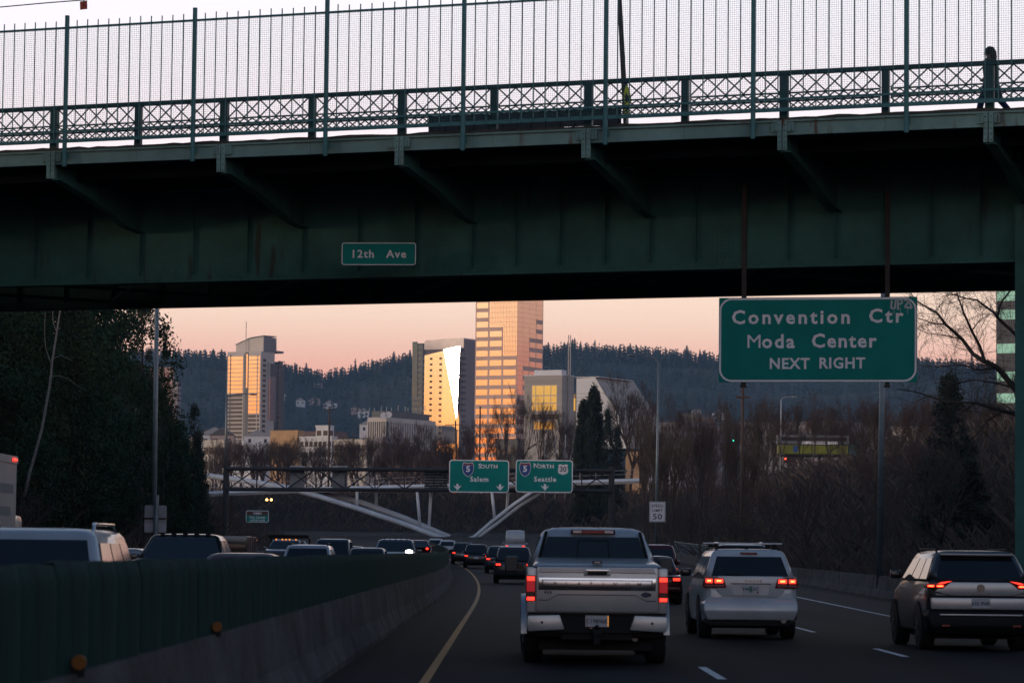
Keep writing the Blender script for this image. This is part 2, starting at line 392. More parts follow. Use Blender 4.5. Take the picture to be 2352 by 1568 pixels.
# brackets
for s in BR:
    for d in (-.062, .062):
        bbox(MB(), s + d - .048, s + d + .048, -.10, -.061, 10.77, 11.44).build('bracket_angle', M_fasc, br, world=True)
    bbox(MB(), s - .014, s + .014, -.06, .20, 10.77, 11.12).build('bracket_plate', M_fasc, br, world=True)
    bbox(MB(), s - .26, s + .26, -.058, -.002, 11.20, 11.41).build('splice_plate', M_fasc, br, world=True)
    pts = [bp(s, .201, 11.125), bp(s, .201, 10.78), bp(s, 2.2, 10.42), bp(s, 3.9, 9.98), bp(s, 4.78, 9.90), bp(s, 4.78, 11.125)]
    MB().prism([p - BA * .012 for p in pts], BA * .024).build('bracket_web', M_gird, br, world=True, fix=True)
    for (w0, z0), (w1, z1) in (((.2, 10.775), (2.2, 10.415)), ((2.2, 10.415), (3.9, 9.975)), ((3.9, 9.975), (4.9, 9.885))):
        MB().bar(bp(s, w0, z0), bp(s, w1, z1), .26, .03).build('bracket_flange', M_gird, br, world=True)
    bb('floor_beam', M_gird, s - .012, s + .012, 4.93, 11.95, 10.2, 11.125); bb('beam_flange', M_gird, s - .14, s + .14, 4.93, 11.95, 10.16, 10.199)
# girders
for w0, w1 in ((4.80, 4.86), (12.0, 12.06)):
    near = w0 < 5
    edges = sorted(set([round(x, 2) for a, b in zip(BR, BR[1:]) for x in [a + (b - a) * i / (3 if b < 0 else 4) for i in range(3 if b < 0 else 4)]]))
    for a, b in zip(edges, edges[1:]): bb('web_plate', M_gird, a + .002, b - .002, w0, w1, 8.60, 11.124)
    for s in edges:
        bb('stiffener', M_gird, s - .045, s + .045, w0 - .012, w0 - .001, 8.76, 11.12)
        bb('stiffener', M_gird, s - .006, s + .006, w0 - .10, w0 - .0121, 8.76, 11.12)
    bb('flange_angle', M_gird, S0, S1, w0 - .0125, w0 - .0005, 8.60, 8.75)
    bb('bottom_flange', M_gird, S0, S1, w0 - .22, w1 + .22, 8.55, 8.599)
rv = MB()
def rivet(s, w, z, r=.021):
    c = bp(s, w, z); a = BA * r; u = Vector((0, 0, r)); tip = c - BN * r * .9
    n0 = len(rv.v); rv.v += [c - a, c - u, c + a, c + u, tip]; rv.f += [(n0, n0 + 1, n0 + 4), (n0 + 1, n0 + 2, n0 + 4), (n0 + 2, n0 + 3, n0 + 4), (n0 + 3, n0, n0 + 4)]
for s in edges:
    if -18 < s < 14:
        for k in range(15): rivet(s - .028, 4.787, 8.82 + .14 * k); rivet(s + .028, 4.787, 8.82 + .14 * k)
s = -18.
while s < 13: rivet(s, 4.787, 8.71); rivet(s + .07, 4.787, 8.645); s += .14
for cx in (-5.1, -3.9, 3.55):      # splice rivet fields
    for i in range(5):
        for j in range(14): rivet(cx + .1 * i, 4.799, 8.85 + .1 * j)
for s in BR:
    for k in range(5):
        for d in (-.062, .062): rivet(s + d, -.101, 10.82 + .13 * k)
    for d in (-.2, .2):
        for k in range(3): rivet(s + d, -.0585, 11.24 + .06 * k)
tag(rv.build('rivets', M_gird, br, world=True), kind='stuff')
for a, b in zip(BR, BR[1:]):
    for q in (0, 1): MB().bar(bp(a if q else b, 5.0, 8.75), bp(b if q else a, 11.9, 8.75), .09).build('lateral_brace', M_gird, br, world=True)
# columns
for s0 in (10.98, -25.):
    for w0 in (4.52, 11.7):
        g0 = -.2 if s0 > 0 else 0
        b = MB(); bbox(b, s0, s0 + .95, w0, w0 + .05, g0, 9.9 if w0 < 5 else 8.54); bbox(b, s0, s0 + .95, w0 + .65, w0 + .70, g0, 8.54); bbox(b, s0 + .45, s0 + .50, w0 + .051, w0 + .649, g0, 8.54)
        b.build('column', M_gird, br, world=True)
# ------------------------------------------------------------ lattice railing along the near side
rl = empty('lattice_railing', bp(0, .05, 11.5), 'green lattice railing at the edge of the overpass sidewalk', 'railing')
rr = lambda n, m, *a: bbox(MB(), *a).build(n, m, rl, world=True)
RW = .06
for s in SP:
    wd = .10 if round((s - 1.83) / 2.37) % 2 == 0 else .085
    rr('post', M_rail, s - wd, s + wd, RW - .05, RW + .07, 11.475, 12.515)
for a, b in zip(SP, SP[1:]):
    rr('top_rail', M_rail, a + .002, b - .002, RW - .07, RW + .09, 12.52, 12.61)
    for z in (12.10, 11.915, 11.715): rr('rail_bar', M_rail, a + .12, b - .12, RW - .012, RW + .03, z - .018, z + .018)
    n = 5; wd = (b - a - .22) / n; small = MB()
    for i in range(n):
        x0 = a + .11 + wd * i; x1 = x0 + wd
        for p, q in (((x0, 12.118), (x1, 12.515)), ((x1, 12.118), (x0, 12.515))):
            d = BA * (q[0] - p[0]) + Vector((0, 0, q[1] - p[1])); up = d.cross(BN).normalized()
            MB().bar(bp(p[0], RW + (.0 if p[0] < q[0] else .012), p[1]), bp(q[0], RW + (.0 if p[0] < q[0] else .012), q[1]), .01, .034, up=up).build('lattice_bar', M_rail, rl, world=True)
        for r0, r1 in ((11.933, 12.082), (11.733, 11.897)):
            for h in (0, .5):
                y0 = x0 + wd * h; y1 = y0 + wd / 2
                for p, q in (((y0, r0), (y1, r1)), ((y1, r0), (y0, r1))):
                    d = BA * (q[0] - p[0]) + Vector((0, 0, q[1] - p[1])); up = d.cross(BN).normalized()
                    small.bar(bp(p[0], RW + (.0 if p[0] < q[0] else .012), p[1]), bp(q[0], RW + (.0 if p[0] < q[0] else .012), q[1]), .01, .030, up=up)
    tag(small.build('small_lattice', M_rail, rl, world=True), kind='stuff')
# far-side railing, thin posts
rf = empty('far_railing', bp(0, 16.9, 11.5), 'pale thin railing on the far side of the overpass deck', 'railing')
M_pale = mat('pale_rail_paint', (.36, .38, .40), .5, var=.1)
for k in range(-9, 9): bbox(MB(), 2.37 * k, 2.37 * k + .11, 16.9, 17.0, 11.5, 12.5).build('post', M_pale, rf, world=True)
bbox(MB(), S0, S1, 16.86, 17.03, 12.5, 12.56).build('top_rail', M_pale, rf, world=True)
# ------------------------------------------------------------ safety fence in front of the railing
fc = empty('safety_fence', bp(0, -.2, 11.05), 'tall teal picket and wire mesh safety fence rising above the overpass railing', 'fence')
FW = -.20
PS = [2.34 + 3.57 * k for k in range(-7, 6)]
for s in PS:
    MB().tube([bp(s, FW, 11.04), bp(s, FW, 14.84)], .058, 10).build('post', M_fence, fc, world=True)
    bbox(MB(), s - .05, s + .05, FW + .05, -.061, 11.25, 11.4).build('post_clamp', M_fence, fc, world=True)
for a, b in zip(PS, PS[1:]):
    for z, h in ((14.53, .026), (11.925, .026), (11.68, .045)):
        MB().bar(bp(a + .055, FW, z), bp(b - .055, FW, z), .04, h * 2).build('rail', M_fence, fc, world=True)
    n = 12; d = (b - a) / n
    for i in range(1, n): MB().tube([bp(a + d * i, FW - .03, 11.64), bp(a + d * i, FW - .03, 14.70 + R.uniform(-.015, .015))], .0155, 5).build('picket', M_fence, fc, world=True)
    wm = MB(); k = 0; x = a + .06
    while x < b - .05: wm.bar(bp(x, FW + .03, 11.68), bp(x, FW + .03, 14.53), .0040); x += .0508
    z = 11.70
    while z < 14.52: wm.bar(bp(a + .05, FW + .036, z), bp(b - .05, FW + .036, z), .0040); z += .0508
    tag(wm.build('wire_mesh', M_fence, fc, world=True), kind='stuff')
# ============================================================ signs, poles, gantry, footbridge
M_sgreen = mat('sign_green', (.003, .215, .185), .5, spec=.15, var=.12, scale=.8)
M_sgrey = mat('sign_white_sheeting', (.85, .82, .84), .6, var=.08)
M_swhite = mat('sign_panel_white', (.78, .73, .74), .5, var=.08)
M_sback = mat('sign_back_aluminium', (.27, .27, .29), .5, .3, var=.15)
M_black = mat('sign_black', (.012, .012, .014), .5, var=.1)
M_blue = mat('shield_blue', (.012, .06, .24), .45, var=.1)
M_red = mat('shield_red', (.22, .02, .03), .45, var=.1)
M_brown = mat('sign_brown', (.08, .025, .02), .5, var=.1)
M_pole = mat('pole_steel', (.16, .19, .21), .5, .5, var=.2)
M_rustp = mat('rusty_steel', (.045, .032, .029), .85, var=.4, scale=3)
M_wood = mat('weathered_pole_wood', (.075, .05, .04), .9, var=.3, scale=2, stretch=(3, 3, .3))
def rrect(w, h, r, n=6):
    pts = []
    for cx, cz, a0 in ((w / 2 - r, h / 2 - r, 0), (-w / 2 + r, h / 2 - r, 90), (-w / 2 + r, -h / 2 + r, 180), (w / 2 - r, -h / 2 + r, 270)):
        for i in range(n + 1):
            a = math.radians(a0 + 90 * i / n); pts.append((cx + r * math.cos(a), cz + r * math.sin(a)))
    return pts
def plate(w, h, r, y0, y1, n=6): return MB().prism([(x, y0, z) for x, z in rrect(w, h, max(r, .002), n)], (0, y1 - y0, 0))
def ring(w, h, r, t, y0, y1):
    o = rrect(w, h, r); i = rrect(w - 2 * t, h - 2 * t, max(r - t, .003)); n = len(o); b = MB()
    b.v = [Vector((x, y, z)) for y in (y0, y1) for p in (o, i) for x, z in p]
    for k in range(n):
        q = (k + 1) % n
        b.f += [(k, q, n + q, n + k), (2 * n + k, 3 * n + k, 3 * n + q, 2 * n + q), (k, 2 * n + k, 2 * n + q, q), (n + k, n + q, 3 * n + q, 3 * n + k)]
    return b
class Sign:
    def __init__(s, name, label, cat, box, Y, panel, rz=0., group=None, rad=.06, border=None, bt=.012, inset=.0, thick=.05, z_sign=True):
        x0, y0, x1, y1 = box; s.k = Y / F; s.cx = (x0 + x1) / 2; s.cy = (y0 + y1) / 2; s.w = (x1 - x0) * s.k / math.cos(rz); s.h = (y1 - y0) * s.k
        s.o = empty(name, at(s.cx, s.cy, Y), label, cat, group, rz)
        MB.build(plate(s.w, s.h, rad if not inset else .02, 0, thick), 'panel', panel, s.o, fix=True)
        if border: ring(s.w - 2 * inset, s.h - 2 * inset, rad * 1.0, bt, -.004, -.001).build('border', border, s.o, fix=True)
    def pos(s, px, py, d=-.005): return ((px - s.cx) * s.k, d, -(py - s.cy) * s.k)
    def txt(s, t, px, py, cap, m, sx=1., space=1., bold=.02): text(t, cap * s.k / .69, m, s.o, s.pos(px, py), bold=bold, sx=sx, space=space)
    def poly(s, name, pts, m, d=-.005, th=.004): return MB().prism([s.pos(x, y, d) for x, y in pts], (0, th, 0)).build(name, m, s.o, fix=True)
# --- 12th Ave
g = Sign('street_name_sign', 'small green sign reading 12th Ave fixed to the overpass girder', 'sign', (784, 557, 956, 609), 74.8, M_sgreen, rz=-.10, rad=.07, border=M_sgrey, bt=.02)
g.txt('12th', 832, 584, 17.5, M_sgrey, 1.05, 1.16, .022); g.txt('Ave', 911, 584, 17.5, M_sgrey, 1.05, 1.16, .022)
for d in (-.5, .5): MB().box((d - .04, .05, -.2), (d + .04, .55, .2)).build('bracket', M_rustp, g.o)
# --- Convention Ctr / Moda Center
g = Sign('guide_sign', 'large green hanging sign reading Convention Ctr, Moda Center, NEXT RIGHT', 'sign', (1653.5, 682, 2101, 878), 71.2, M_sgreen, rz=-.20, rad=.30, border=M_sgrey, bt=.045, inset=.012)
g.txt('Convention', 1816, 729, 30.5, M_sgrey, 1.03, 1.28, .026); g.txt('Ctr', 2034, 727, 30.5, M_sgrey, 1.03, 1.28, .026)
g.txt('M', 1731, 785, 30.5, M_sgrey, 1.08, 1., .0); g.txt('oda', 1787, 785, 30.5, M_sgrey, 1.02, 1.2, .026); g.txt('Center', 1938, 784, 30.5, M_sgrey, 1.02, 1.16, .026)
g.txt('NEXT', 1813, 836, 24, M_sgrey, .98, 1.1, .026); g.txt('RIGHT', 1934, 835, 24, M_sgrey, .98, 1.1, .026)
M_graf = mat('white_spray_paint', (.50, .54, .55), .8, var=.3, scale=8)
gk = [((2048, 690), (2046, 708)), ((2046, 708), (2055, 709)), ((2055, 709), (2057, 686)), ((2062, 688), (2062, 712)), ((2062, 688), (2071, 689)), ((2071, 689), (2071, 698)), ((2071, 698), (2063, 699)),
      ((2076, 690), (2088, 690)), ((2088, 690), (2077, 706)), ((2077, 706), (2094, 708)), ((2094, 708), (2086, 690))]
for p, q in gk: MB().bar(g.pos(*p, -.012), g.pos(*q, -.012), .045, .004, up=(0, 1, 0)).build('graffiti_stroke', M_graf, g.o)
for px in (2053, 2067, 2084): MB().bar(g.pos(px, 706, -.0115), g.pos(px, 722, -.0115), .010, .002, up=(0, 1, 0)).build('graffiti_drip', M_graf, g.o)
for px, top in ((1706, 420), (2037, 440)):
    x = g.pos(px, 0)[0]; zt = -(top - g.cy) * g.k; zb = -(884 - g.cy) * g.k
    MB().box((x - .055, .051, zb), (x + .055, .16, zt)).build('hanger', M_rustp, g.o)
    MB().box((x - .075, .045, zb - .06), (x + .075, .17, zb - .001)).build('hanger_foot', M_black, g.o)
for z in (-.7, -.2, .3, .75): MB().box((-2.2, .161, z), (2.2, .21, z + .08)).build('back_rail', M_sback, g.o)
# --- overhead gantry
GY = 260.; gz = road_z(GY)
ga = empty('sign_gantry', at(963, 1300, GY) * 1., 'long dark steel truss gantry spanning the freeway', 'gantry'); ga.location.z = gz
M_gan = mat('gantry_dark_steel', (.035, .035, .038), .65, .2, var=.25)
def gat(px, py, d=0.): return at(px, py, GY + d)
for d in (0, 1.4):
    for y0, y1 in ((1076, 1081), (1123, 1127)):
        MB().tube([gat(522, y0, d), gat(1404, y1, d)], .17, 8).build('chord', M_gan, ga, world=True)
    n = 13
    for i in range(n):
        x0 = 522 + 882 * i / n; x1 = 522 + 882 * (i + 1) / n
        a, b = (1076, 1123) if i % 2 else (1123, 1076)
        MB().tube([gat(x0, a, d), gat(x1, b, d)], .07, 6).build('diagonal', M_gan, ga, world=True)
        if d == 0: MB().tube([gat(x0, b, d), gat(x1, a, d)], .05, 6).build('diagonal', M_gan, ga, world=True)
        MB().tube([gat(x1, 1077, d), gat(x1, 1125, d)], .06, 6).build('web_post', M_gan, ga, world=True)
for px, top in ((520, 1070), (1405, 1072)):
    p = gat(px, top, .7); MB().tube([(p.x, p.y, gz - .5), p], .27, 10).build('gantry_leg', M_gan, ga, world=True)
def lamp_arm(o, pts, m, r=.06, head=True):
    MB().tube(pts, [r] * (len(pts) - 1) + [r * .7], 6).build('arm', m, o, world=True)
    d = (Vector(pts[-1]) - Vector(pts[-2])).normalized()
    MB().ball(Vector(pts[-1]) + d * .35, (.42, .18, .09) if abs(d.x) > .5 else (.18, .42, .09), 8, 5).build('lamp_head', m, o, world=True, smooth=True)
def pole(name, label, cat, px, ytop, Y, r0, r1, m, base=None, lean=0., group=None, pxb=None):
    t = at(px, ytop, Y); zb = ground_z(t.x, Y) - .3 if base is None else base
    o = empty(name, (t.x, Y, zb), label, cat, group)
    xb = t.x if pxb is None else at(pxb, 1200, Y).x
    MB().tube([(xb, Y, zb), (xb + (t.x - xb) * .5, Y, (zb + t.z) / 2), t], [r0, (r0 + r1) / 2, r1], 8).build('shaft', m, o, world=True, smooth=True); return o
o = pole('street_light', 'grey lamp post rising from the dark gantry leg over the left bank', 'street light', 521, 905, GY, .13, .09, M_pole, base=gat(520, 1070).z)
lamp_arm(o, [at(521, 912, GY), at(532, 907, GY), at(550, 904, GY), at(572, 905, GY)], M_pole, .05)
shield = [(-16, -8), (-18, -2), (-19, 8), (-16, 22), (-9, 32), (0, 37), (9, 32), (16, 22), (19, 8), (18, -2), (16, -8)]
def iso(g, px, py, sc_):
    s = sc_
    g.poly('shield_edge', [(px + x * s * 1.07, py + (y - 10) * s * 1.06) for x, y in [(-15, -11)] + shield[1:-1] + [(15, -11), (0, -8)]], M_sgrey, -.007)
    g.poly('shield_field', [(px + x * s, py + (y - 10) * s) for x, y in shield[1:-1]], M_blue, -.012)
    g.poly('shield_band', [(px + x * s, py + (y - 10) * s) for x, y in [(-18, -2.4), (-15, -10), (0, -7.5), (15, -10), (18, -2.4)]], M_red, -.0125)
    text('5', 28 * s * g.k, M_sgrey, g.o, g.pos(px, py + 2 * s, -.016), bold=.03, sx=1.1)
def arrow(g, px, py):
    g.poly('arrow', [(px - 2.6, py - 7), (px + 2.6, py - 7), (px + 2.6, py - .5), (px + 10, py - 3.5), (px, py + 8), (px - 10, py - 3.5), (px - 2.6, py - .5)], M_sgrey, -.012)
SY = GY - .6
g = Sign('guide_sign', 'green overhead sign reading SOUTH Salem with two down arrows', 'sign', (1031.5, 1056, 1169, 1130.5), SY, M_sgreen, rad=.28, border=M_sgrey, bt=.08)
iso(g, 1075, 1076, .66); g.txt('S', 1102, 1070, 10.5, M_sgrey, 1.05, 1.05); g.txt('OUTH', 1123, 1071, 8.6, M_sgrey, 1.08, 1.08)
g.txt('Salem', 1101, 1100.5, 11, M_sgrey, 1.02, 1.14, .024); arrow(g, 1051, 1118); arrow(g, 1149, 1118)
for px in (1060, 1140): MB().box((g.pos(px, 0)[0] - .06, .06, -1.3), (g.pos(px, 0)[0] + .06, .4, 1.2)).build('mount', M_gan, g.o)
g = Sign('guide_sign', 'green overhead sign reading NORTH 30 Seattle with one down arrow', 'sign', (1184.5, 1056, 1315.5, 1130.5), SY, M_sgreen, rad=.28, border=M_sgrey, bt=.08)
iso(g, 1206, 1076, .66); g.txt('N', 1231, 1069.5, 10.5, M_sgrey, 1.05, 1.05); g.txt('ORTH', 1253, 1071, 8.6, M_sgrey, 1.08, 1.08)
g.poly('route_shield', [(1293 + x * .66, 1077 + y * .66) for x, y in [(-17, -16), (-8, -18), (0, -15), (8, -18), (17, -16), (15, -9), (18, 2), (17, 12), (10, 16), (0, 19), (-10, 16), (-17, 12), (-18, 2), (-15, -9)]], M_swhite, -.009)
text('30', 17 * g.k, M_black, g.o, g.pos(1293, 1077, -.016), bold=.012, sx=.95)
g.txt('Seattle', 1252, 1100.5, 11, M_sgrey, 1.02, 1.14, .024); arrow(g, 1252, 1118)
for px in (1210, 1290): MB().box((g.pos(px, 0)[0] - .06, .06, -1.3), (g.pos(px, 0)[0] + .06, .4, 1.2)).build('mount', M_gan, g.o)
for (a, b), lb in (((666, 700), 'blank grey back of the sign panel nearest the left gantry leg'), ((763, 798), 'blank grey back of the gantry sign panel midway to the SOUTH sign')):
    g = Sign('road_sign', lb, 'sign', (a, 1073, b, 1122), GY + 1.9, M_sback, rad=.05)
    MB().box((-g.w / 2, -.5, g.h / 2 + .02), (g.w / 2, .0, g.h / 2 + .12)).build('light_shelf', M_pale, g.o)
g = Sign('road_sign', 'louvred grey back of a panel beside the SOUTH sign', 'sign', (975, 1076, 1028, 1126), GY + 1.9, M_gan, rad=.03)
for k in range(8): MB().box((-g.w / 2, -.06, -g.h / 2 + g.h * k / 8), (g.w / 2, -.001, -g.h / 2 + g.h * (k + .45) / 8)).build('slat', M_sback, g.o)
g = Sign('guide_sign', 'small brown and green sign reading OMSI City Center CENTER LANE on the left bank', 'sign', (565, 1172, 617, 1199), 330, M_sgreen, rad=.15, border=M_sgrey, bt=.05)
g.poly('brown_band', [(567, 1174), (615, 1174), (615, 1183), (567, 1183)], M_brown, -.003, .002)
g.txt('OMSI', 591, 1178.5, 5, M_sgrey, 1.1, 1.05); g.txt('City Center', 591, 1187.6, 5.2, M_sgrey, .98, 1.05, .012); g.txt('CENTER LANE', 591, 1194.6, 3.8, M_sgrey, 1., 1., .012)
for d in (-.8, .8): MB().box((d - .06, .051, -5.5), (d + .06, .15, g.h / 2 - .1)).build('sign_post', M_wood, g.o)
# --- poles
pA = pole('street_light', 'tall grey lamp post with a sign back, standing before the evergreens', 'street light', 362, 560, 140, .125, .095, M_pole, pxb=355)
g = Sign('road_sign', 'pale grey sign back bolted to the tall lamp post before the evergreens', 'sign', (332, 1160, 382, 1222), 139.7, M_sback, rad=.09)
MB().box((-.5, -.05, -.02), (.5, -.002, .06)).build('strap', M_rustp, g.o); MB().box((-g.w / 2, -.004, -g.h / 2 + .01), (g.w / 2, -.001, -g.h / 2 + .42)).build('lower_plate', mat('sign_back_pale', (.34, .34, .37), .5, .2), g.o)
MB().tube([(0.02, -.16, -2.5), (0.05, -.16, 1.1)], .12, 8).build('post_clamp', M_pole, g.o)
o = pole('street_light', 'slim grey lamp post carrying the speed limit sign', 'street light', 1513, 830, 250, .13, .08, M_pole, pxb=1506)
lamp_arm(o, [at(1513, 834, 250), at(1505, 823, 250), at(1488, 818, 250), at(1460, 816, 250)], M_pole, .045)
g = Sign('speed_limit_sign', 'white sign reading SPEED LIMIT 50 on the slim lamp post', 'sign', (1491.5, 1151.5, 1528.5, 1198), 249.5, M_swhite, rad=.08, border=M_black, bt=.03, inset=.03)
g.txt('SPEED', 1510, 1161.5, 6.6, M_black, 1.05, 1.05, .012); g.txt('LIMIT', 1510, 1172, 6.6, M_black, 1.05, 1.05, .012); g.txt('50', 1510, 1186.5, 12.5, M_black, 1.2, 1.05, .012)
pole('street_light', 'thick grey post passing behind the Convention Ctr sign', 'street light', 2031, 560, 112, .115, .105, M_pole, pxb=2019)
def utility(label, px, ytop, Y, r, arms=(), pxb=None):
    o = pole('utility_pole', label, 'utility pole', px, ytop, Y, r, r * .8, M_wood, pxb=pxb)
    for y, a, b in arms: MB().bar(at(a, y, Y - r), at(b, y, Y - r), .14, .16).build('crossarm', M_wood, o, world=True)
utility('brown utility pole with two short arms in front of the white stepped building', 757, 933, 620, .24, ((941, 744, 769), (970, 748, 768)))
utility('bare dark wooden pole standing in front of the orange lit tower', 1103, 933, 640, .19)
utility('grey utility pole with one wide crossarm in front of the white wedge tower', 1046, 966, 620, .20, ((975, 1022, 1064),), 1050)
utility('rust brown wooden pole below the left foot of the Convention Ctr sign', 1707, 800, 240, .14, ((912, 1690, 1722),), 1703)
pole('lamp_post', 'straight metal pole rising between the two overhead freeway signs', 'pole', 1166, 972, 640, .2, .12, M_pole)
pole('lamp_post', 'thin grey pole beside the left tube of the footbridge', 'pole', 863, 1118, 600, .16, .12, M_pole)
o = pole('street_light', 'pale short street lamp above the brush near the streetcar', 'street light', 1794, 918, 400, .10, .08, M_pale)
lamp_arm(o, [at(1794, 920, 400), at(1797, 914, 400), at(1806, 911, 400), at(1818, 911, 400)], M_pale, .05)
for px, yt in ((1276, 1005), (1299, 998), (1320, 1001), (1252, 1010)):
    pole('fence_post', 'slim pale post standing in the brush right of the NORTH sign', 'post', px, yt, 590, .09, .09, M_pale, group='slim posts in the brush')
# signals
def signal(label, px, py, Y, c, dx=0):
    p = at(px, py, Y); zb = ground_z(p.x, Y) - .2
    o = empty('traffic_signal', (p.x, Y, zb), label, 'traffic light')
    MB().tube([(p.x + dx + .5, Y + .3, zb), (p.x + dx + .5, Y + .3, p.z + .3)], .1, 6).build('mast', M_gan, o, world=True)
    MB().cbox((p.x + dx, Y + .25, p.z), (.42, .3, 1.1)).build('housing', M_gan, o, world=True)
    MB().tube([(p.x, Y + .09, p.z), (p.x, Y - .02, p.z)], .12, 10).build('lamp', mat('signal_' + c[0], c[1], .4, var=0, emit=6), o, world=True)
signal('traffic light showing green above the brown brush', 1684, 1011, 420, ('green', (.02, .8, .45)))
signal('traffic light showing red beside the yellow green streetcar', 1804, 1053, 415, ('red', (1, .05, .02)))
# --- white footbridge
FY_ = 480.
M_white = mat('footbridge_white_paint', (.52, .56, .62), .45, var=.15, scale=.4)
fb = empty('footbridge', at(1052, 1246, FY_), 'white footbridge on slanted tubular legs beyond the gantry', 'footbridge')
fbp = lambda l, d=0.: [at(x, y, FY_ + d) for x, y in l]
MB().tube(fbp([(380, 1078), (464, 1090), (530, 1099), (612, 1112), (672, 1123), (740, 1142), (830, 1170), (940, 1207), (1010, 1234), (1052, 1247)]), [.36, .40, .43, .46, .46, .45, .44, .44, .44, .46], 12).build('leg', M_white, fb, world=True, smooth=True)
MB().tube(fbp([(640, 1116), (720, 1130), (830, 1154), (930, 1190), (1000, 1220), (1048, 1240)], 5), .5, 10).build('leg', M_white, fb, world=True, smooth=True)
MB().tube(fbp([(1052, 1247), (1090, 1232), (1128, 1199), (1180, 1158), (1230, 1124), (1268, 1100)]), .30, 12).build('leg', M_white, fb, world=True, smooth=True)
MB().tube(fbp([(1060, 1243), (1100, 1232), (1140, 1203), (1190, 1164), (1240, 1132)], 5), .28, 10).build('leg', M_white, fb, world=True, smooth=True)
for x0, y0, x1, y1, d in ((820, 1126, 820, 1166, 0), (958, 1126, 965, 1214, 0), (990, 1126, 985, 1218, 5), (864, 1122, 864, 1160, 5), (1129, 1120, 1136, 1190, 0), (1168, 1120, 1163, 1180, 5)):
    MB().tube(fbp([(x0, y0), (x1, y1)], d), .24, 8).build('strut', M_white, fb, world=True, smooth=True)
for d in (-.3, 5.2): MB().tube(fbp([(300, 1142), (520, 1132), (700, 1125), (1030, 1116), (1400, 1106), (1560, 1101)], d), .42, 4).build('deck_edge', M_white, fb, world=True)
MB().add([p for q in [fbp([(300, 1139), (1560, 1099)], -.3), fbp([(1560, 1099), (300, 1139)], 5.2)] for p in q], [(0, 1, 2, 3)]).build('deck', M_sback, fb, world=True)
for i in range(34):
    x = 310 + 36.5 * i; y = 1138 - .0322 * (x - 300)
    MB().tube(fbp([(x, y - 4), (x, y - 22)], -.2), .05, 5).build('rail_post', M_sback, fb, world=True)
for dy in (22, 13): MB().tube(fbp([(310, 1138 - dy), (1530, 1099 - dy)], -.2), .045, 5).build('handrail', M_sback, fb, world=True)
MB().ball(at(1052, 1252, FY_ + 2), (2.2, 3.2, 2.0), 10, 6).build('pier', M_conc, fb, world=True, smooth=True)
# concrete column under the pier
# ============================================================ skyline
BU = Vector((math.cos(math.radians(29)), -math.sin(math.radians(29)), 0)); BV = Vector((math.sin(math.radians(29)), math.cos(math.radians(29)), 0))
UP = Vector((0, 0, 1))
M_gold = mat('gold_coated_glass', (.54, .37, .30), .05, 1., var=.06, scale=.08, bump=.025, bscale=.11)
M_mirror = mat('mirror_glass', (.68, .64, .57), .04, 1., var=.04, scale=.08, bump=.02, bscale=.1)
M_granite = mat('pink_granite', (.50, .33, .275), .55, var=.12, scale=.1)
M_glass = mat('dark_office_glass', (.014, .020, .026), .15, 0., var=.1, scale=.1, spec=.3)
M_glassb = mat('blue_grey_glass', (.05, .07, .09), .15, .5, var=.1, scale=.1)
M_frame = mat('pale_facade_frame', (.44, .40, .38), .6, var=.12, scale=.1)
M_cream = mat('cream_cladding', (.50, .45, .40), .6, var=.08, scale=.1)
M_lilac = mat('lilac_grey_cladding', (.17, .155, .18), .6, var=.12, scale=.15)
M_bdark = mat('dark_cladding', (.055, .06, .072), .55, var=.2, scale=.12)
M_bwhite = mat('white_render', (.60, .60, .62), .7, var=.1, scale=.1)
M_brick = mat('brown_brick', (.14, .09, .08), .85, var=.2, scale=.4)
M_orange = mat('ochre_cladding', (.42, .24, .10), .7, var=.2, scale=.2)
M_concb = mat('board_concrete', (.33, .305, .285), .8, var=.14, scale=.2, stretch=(.2, .2, 3))
class Bld:
    """corner column at pixel xc; left face runs to pixel xl, right face to pixel xr"""
    def __init__(s, name, label, xl, xc, xr, ytop, Y, base=2., group=None, u=None, v=None):
        s.u = u or BU; s.v = v or BV; c = at(xc, ytop, Y); s.c = Vector((c.x, c.y, 0)); s.zt = c.z; s.zb = base
        s.L = s.solve(xl, -s.u); s.Rr = s.solve(xr, s.v); s.o = empty(name, (c.x, c.y, base), label, 'building', group)
    def solve(s, px, d):
        lo, hi = 0., 400.
        k = (ray(px, 900).x / ray(px, 900).y)
        den = d.x - k * d.y
        return (k * s.c.y - s.c.x) / den
    def P(s, a, b, z): return s.c - s.u * a + s.v * b + UP * z      # a: metres left along left face, b: metres back along right face
    def box(s, name, m, a0, a1, b0, b1, z0, z1, parent=None):
        q = MB().hexa([s.P(a1, b0, z0), s.P(a0, b0, z0), s.P(a0, b1, z0), s.P(a1, b1, z0), s.P(a1, b0, z1), s.P(a0, b0, z1), s.P(a0, b1, z1), s.P(a1, b1, z1)])
        return q.build(name, m, parent or s.o, world=True)
    def body(s, m, name='wall', inset=0.): return s.box(name, m, inset, s.L, inset, s.Rr, s.zb, s.zt)
    def left(s, name, m, a0, a1, z0, z1, d=.25, t=.25, parent=None): return s.box(name, m, a0, a1, -d, -d + t, z0, z1, parent)
    def right(s, name, m, b0, b1, z0, z1, d=.25, t=.25, parent=None): return s.box(name, m, -d, -d + t, b0, b1, z0, z1, parent)
    def z(s, py, Y=None):
        p = at(1176, py, s.c.y); return p.z
def zpx(py, px, Y): return at(px, py, Y).z
